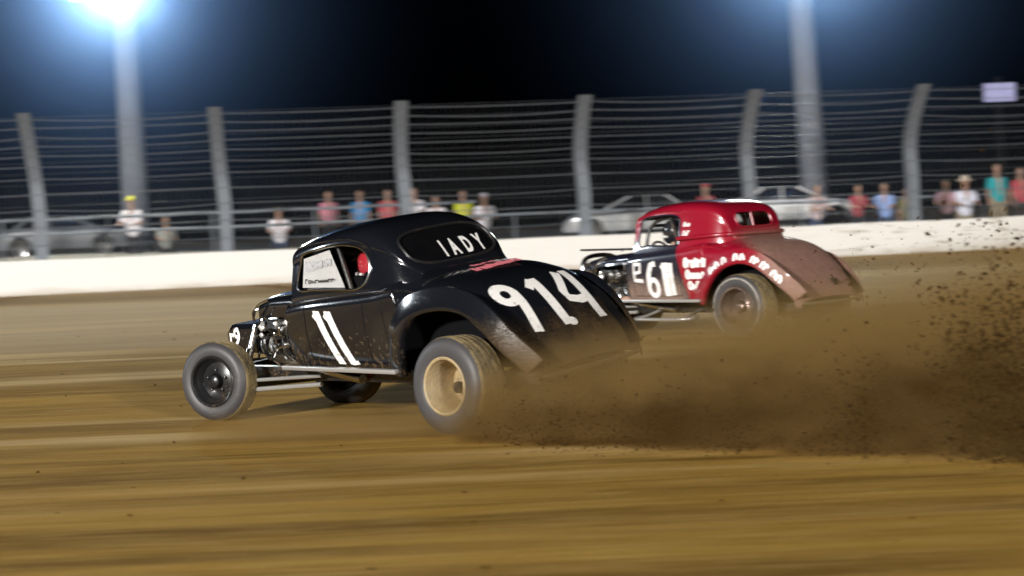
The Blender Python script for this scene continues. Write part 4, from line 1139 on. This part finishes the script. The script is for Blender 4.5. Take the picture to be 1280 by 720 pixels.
def light_pole(px, py_top, depth, lean, label, watts, lampz):
    p = at(px, 280, depth); root = empty('light_pole', (p.x, p.y, 1.0)); tag(root, label, 'light pole', 'floodlight poles behind the fence')
    H = lampz - 1.0
    b = bmesh.new(); tube(b, [(0, 0, -.3), (lean * H * .5, 0, H * .5), (lean * H, 0, H + .5)], [.46, .43, .38], 16); finish('pole', b, M['pole'], root)
    b = bmesh.new()
    for dz in (0, -.62): tube(b, [(lean * H - 1.6, -.30, H + dz), (lean * H + 1.6, -.30, H + dz)], .05, 8)
    finish('crossarm', b, M['galv'], root)
    for dz in (0, -.62):
        for k in range(5):
            x = lean * H - 1.4 + .7 * k
            mtx = Matrix.Translation((x, -.42, H + dz + .05)) @ Matrix.Rotation(R(-28), 4, 'X') @ Matrix.Rotation(R(180), 4, 'Z')
            b = bmesh.new(); lathe(b, [(.28, .20), (.27, .19), (.22, .02), (.10, -.16), (.001, -.2)], 24, mtx)
            h = finish('floodlight', b, M['galv'], root)
            b = bmesh.new(); lathe(b, [(.265, .185), (.001, .2)], 24, mtx); finish('lens', b, M['lens'], h)
    ld = bpy.data.lights.new('flood_lamp', 'SPOT'); ld.energy = watts; ld.color = (.80, .90, 1.0); ld.spot_size = R(146); ld.spot_blend = .35; ld.shadow_soft_size = .5
    lo = bpy.data.objects.new('flood_lamp', ld); COL.objects.link(lo); lo.parent = root
    lo.location = (lean * H, -1.1, H - .2)
    lo.rotation_euler = Vector((0, -1, -.12)).to_track_quat('-Z', 'Y').to_euler()
    b = bmesh.new(); bmesh.ops.create_icosphere(b, subdivisions=4, radius=RM)
    mi = finish('halo_mist', b, M['halo_mist']); mi.location = Vector((p.x + lean * H, p.y - 1.0, 1.0 + H - .2)); tag(mi, kind='stuff')
    return root
light_pole(171, 0, 70.5, -.01, 'tall light pole with blazing floodlights behind the yellow capped spectator', 13000, 10.35)
light_pole(1022, 0, 70.5, -.04, 'tall light pole whose floodlights stand above the picture behind the red coupe', 10000, 10.9)

# small lit board on a dark post
sg = empty('lit_sign', at(1254, 262, 72)); tag(sg, 'small pale violet lit board on a dark post above the teal shirt', 'sign')
b = bmesh.new(); tube(b, [(0, .12, -1.0), (0, .12, 4.6)], .14, 10); finish('post', b, M['inside'], sg)
b = bmesh.new(); box(b, (0, 0, 4.05), (1.15, .16, .70), None, .02); fr = finish('sign_case', b, M['inside'], sg)
mt, t, bs = nt('lit_board'); L(t, mixc(t, noise(t, scaled(t, objco(t), (2, 1, 5)), 2), (.36, .34, .75), (.70, .68, 1)), bs.inputs['Emission Color']); bs.inputs['Emission Strength'].default_value = .62; bs.inputs['Base Color'].default_value = (.02, .02, .03, 1)
b = bmesh.new(); box(b, (0, -.085, 4.05), (1.08, .012, .63)); finish('lit_face', b, mt, sg)

# ------------------------------------------------------------------ dust and flying dirt
def dust(name, lo, hi, build, color, ani=.25):
    b = bmesh.new(); c = [(a + b_) / 2 for a, b_ in zip(lo, hi)]; box(b, (0, 0, 0), [h - l for l, h in zip(lo, hi)])
    mt, t, bs = nt(name + '_air'); t.nodes.remove(bs)
    v = t.nodes.new('ShaderNodeVolumePrincipled'); v.inputs['Color'].default_value = col(color); v.inputs['Anisotropy'].default_value = ani
    co = t.nodes.new('ShaderNodeVectorMath'); co.operation = 'ADD'; L(t, objco(t), co.inputs[0]); co.inputs[1].default_value = c      # world position
    res = build(t, co.outputs[0])
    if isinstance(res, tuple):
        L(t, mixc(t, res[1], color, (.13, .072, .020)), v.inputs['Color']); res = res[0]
    L(t, res, v.inputs['Density']); L(t, v.outputs[0], t.nodes['Material Output'].inputs['Volume'])
    o = finish(name, b, mt, smooth=False); o.location = c; tag(o, kind='stuff'); return o
def plume(t, co):
    x, y, z = sepxyz(t, co)
    n1 = noise(t, scaled(t, co, (.75, 1.2, 1.7)), 1.7, 6, .64, .5); n2 = noise(t, scaled(t, co, (1.0, 2, 3.2)), 2.6, 4, .6)
    nn = math_(t, 'ADD', math_(t, 'MULTIPLY', n1, .7), math_(t, 'MULTIPLY', n2, .3))
    u = math_(t, 'SUBTRACT', x, -.55)
    yc = math_(t, 'SUBTRACT', 15.2, math_(t, 'MULTIPLY', u, .46))
    dy = math_(t, 'ABSOLUTE', math_(t, 'SUBTRACT', y, yc))
    hw = math_(t, 'ADD', .50, math_(t, 'MULTIPLY', u, .30))
    fy = ramp(t, math_(t, 'DIVIDE', dy, hw), 1.15, .25)
    top = math_(t, 'ADD', .46, math_(t, 'MULTIPLY', u, .19))
    zr = math_(t, 'DIVIDE', z, top)
    fz = ramp(t, math_(t, 'ADD', zr, math_(t, 'MULTIPLY', math_(t, 'SUBTRACT', nn, .5), 1.3)), 1.25, .05)
    fx = math_(t, 'MULTIPLY', ramp(t, u, -.10, .45), 1)
    d = math_(t, 'MULTIPLY', math_(t, 'MULTIPLY', fy, fz), fx)
    d = math_(t, 'MULTIPLY', d, ramp(t, nn, .36, .64))
    d = math_(t, 'MULTIPLY', d, 8.5)
    # damp soil stream off the near tyre; its dark colour also paints the plume's shade
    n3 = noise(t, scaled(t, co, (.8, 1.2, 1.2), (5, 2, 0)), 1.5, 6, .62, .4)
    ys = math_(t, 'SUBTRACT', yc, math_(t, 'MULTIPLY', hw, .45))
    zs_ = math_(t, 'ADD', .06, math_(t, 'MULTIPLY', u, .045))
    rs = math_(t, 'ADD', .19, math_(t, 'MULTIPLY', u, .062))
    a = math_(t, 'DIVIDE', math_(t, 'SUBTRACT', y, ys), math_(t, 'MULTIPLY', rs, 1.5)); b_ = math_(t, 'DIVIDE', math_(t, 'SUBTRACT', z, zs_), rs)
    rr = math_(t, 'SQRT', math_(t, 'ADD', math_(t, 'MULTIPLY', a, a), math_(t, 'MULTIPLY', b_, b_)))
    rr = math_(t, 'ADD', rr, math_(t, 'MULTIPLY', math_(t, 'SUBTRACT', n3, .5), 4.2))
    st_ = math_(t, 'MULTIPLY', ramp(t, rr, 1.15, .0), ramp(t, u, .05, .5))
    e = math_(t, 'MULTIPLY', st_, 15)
    # thin low dust stirred between the front and the rear wheels
    lx = math_(t, 'MULTIPLY', ramp(t, u, -2.1, -1.3), ramp(t, u, .6, -.1))
    ly = math_(t, 'MULTIPLY', ramp(t, y, 14.9, 15.4), ramp(t, y, 17.6, 16.8))
    lz = ramp(t, math_(t, 'ADD', z, math_(t, 'MULTIPLY', math_(t, 'SUBTRACT', n3, .5), .35)), .20, .0)
    d = math_(t, 'ADD', d, math_(t, 'MULTIPLY', math_(t, 'MULTIPLY', lx, ly), math_(t, 'MULTIPLY', lz, 1.6)))
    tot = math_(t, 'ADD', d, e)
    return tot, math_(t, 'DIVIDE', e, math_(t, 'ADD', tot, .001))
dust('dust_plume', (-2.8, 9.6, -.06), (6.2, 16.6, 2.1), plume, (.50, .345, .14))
def plume2(t, co):
    x, y, z = sepxyz(t, co)
    n1 = noise(t, scaled(t, co, (.5, .8, 1.3)), 1.2, 5, .6, .3)
    u = math_(t, 'SUBTRACT', x, 2.0)
    yc = math_(t, 'SUBTRACT', 22.9, math_(t, 'MULTIPLY', u, .22))
    fy = ramp(t, math_(t, 'DIVIDE', math_(t, 'ABSOLUTE', math_(t, 'SUBTRACT', y, yc)), math_(t, 'ADD', .7, math_(t, 'MULTIPLY', u, .15))), 1.2, .2)
    top = math_(t, 'ADD', .35, math_(t, 'MULTIPLY', u, .10))
    fz = ramp(t, math_(t, 'ADD', math_(t, 'DIVIDE', math_(t, 'SUBTRACT', z, .1), top), math_(t, 'MULTIPLY', math_(t, 'SUBTRACT', n1, .5), 1.4)), 1.2, .1)
    d = math_(t, 'MULTIPLY', math_(t, 'MULTIPLY', fy, fz), ramp(t, u, -1.4, .6))
    return math_(t, 'MULTIPLY', math_(t, 'MULTIPLY', d, ramp(t, n1, .26, .62)), 1.5)
dust('dust_trail', (.3, 19.0, -.06), (10, 25.2, 1.9), plume2, (.50, .36, .17))
rd = random.Random(21); ck = Chunks()
def spray(n, fx, fy, fz, s0, s1):
    for _ in range(n):
        x = fx(); y = fy(x); z = fz(x, y)
        if z < .01: continue
        ck.add(Vector((x, y, z)), s0 + (s1 - s0) * rd.random() ** 3, rd)
lane = lambda x: 15.2 - (x + .55) * .46
front = lambda x: lane(x) - (.50 + (x + .55) * .30) * .72
spray(9000, lambda: rd.triangular(2.45, 3.9, 3.1), lambda x: front(x) + rd.gauss(0, .35), lambda x, y: abs(rd.gauss(.1, .50)), .004, .018)
spray(1600, lambda: rd.uniform(-.3, 4.2), lambda x: lane(x) + rd.gauss(0, .45), lambda x, y: abs(rd.gauss(0, .16 + .04 * x)) + .01, .004, .014)
spray(3000, lambda: rd.uniform(-.1, 3.8), lambda x: front(x) + rd.gauss(0, .40), lambda x, y: rd.expovariate(1 / (.10 + .04 * x)), .003, .011)
spray(500, lambda: rd.gauss(2.10, .10), lambda x: front(x) + rd.gauss(0, .2), lambda x, y: abs(rd.gauss(.2, .22)), .005, .015)
spray(240, lambda: rd.uniform(2.2, 4.6), lambda x: lane(x) + 1 + rd.gauss(0, .8), lambda x, y: rd.uniform(.9, 1.5), .004, .013)
spray(260, lambda: rd.uniform(2.0, 6.0), lambda x: 22.6 - (x - 2) * .22 + rd.gauss(0, .6), lambda x, y: .12 + abs(rd.gauss(0, .45)), .006, .020)
tag(ck.build('flying_dirt', M['clod']), kind='stuff')

# ------------------------------------------------------------------ light
w = bpy.data.worlds.new('World'); S.world = w; w.use_nodes = True
wt_ = w.node_tree; bg = wt_.nodes['Background']
sk = wt_.nodes.new('ShaderNodeTexSky'); sk.sky_type = 'NISHITA'; sk.sun_disc = False; sk.sun_elevation = R(-6); sk.sun_rotation = R(200)
wt_.links.new(sk.outputs[0], bg.inputs['Color']); bg.inputs['Strength'].default_value = .012
def tower(loc, aim, watts, color, cone=70, rad=4.0):
    ld = bpy.data.lights.new('infield_flood', 'SPOT'); ld.energy = watts; ld.color = color; ld.spot_size = R(cone); ld.spot_blend = .6; ld.shadow_soft_size = rad
    o = bpy.data.objects.new('infield_flood', ld); COL.objects.link(o); o.location = loc
    o.rotation_euler = (Vector(aim) - Vector(loc)).to_track_quat('-Z', 'Y').to_euler()
tower((-60, -66, 27), (0, 34, 1), 740000, (1.0, .97, .925), 60)
tower((62, -120, 28), (2, 34, 1), 560000, (1.0, .97, .925), 60)
tower((-70, 44, 17), (0, 18, 0), 40000, (.85, .93, 1.0))

# ------------------------------------------------------------------ render settings
S.view_settings.view_transform = 'Standard'; S.view_settings.look = 'None'; S.view_settings.exposure = 0; S.view_settings.gamma = 1
S.render.engine = 'CYCLES'
S.cycles.use_denoising = True
S.cycles.volume_bounces = 2; S.cycles.max_bounces = 8; S.cycles.transparent_max_bounces = 12
S.cycles.volume_step_rate = 1.6; S.cycles.volume_max_steps = 256
S.cycles.sample_clamp_indirect = 8
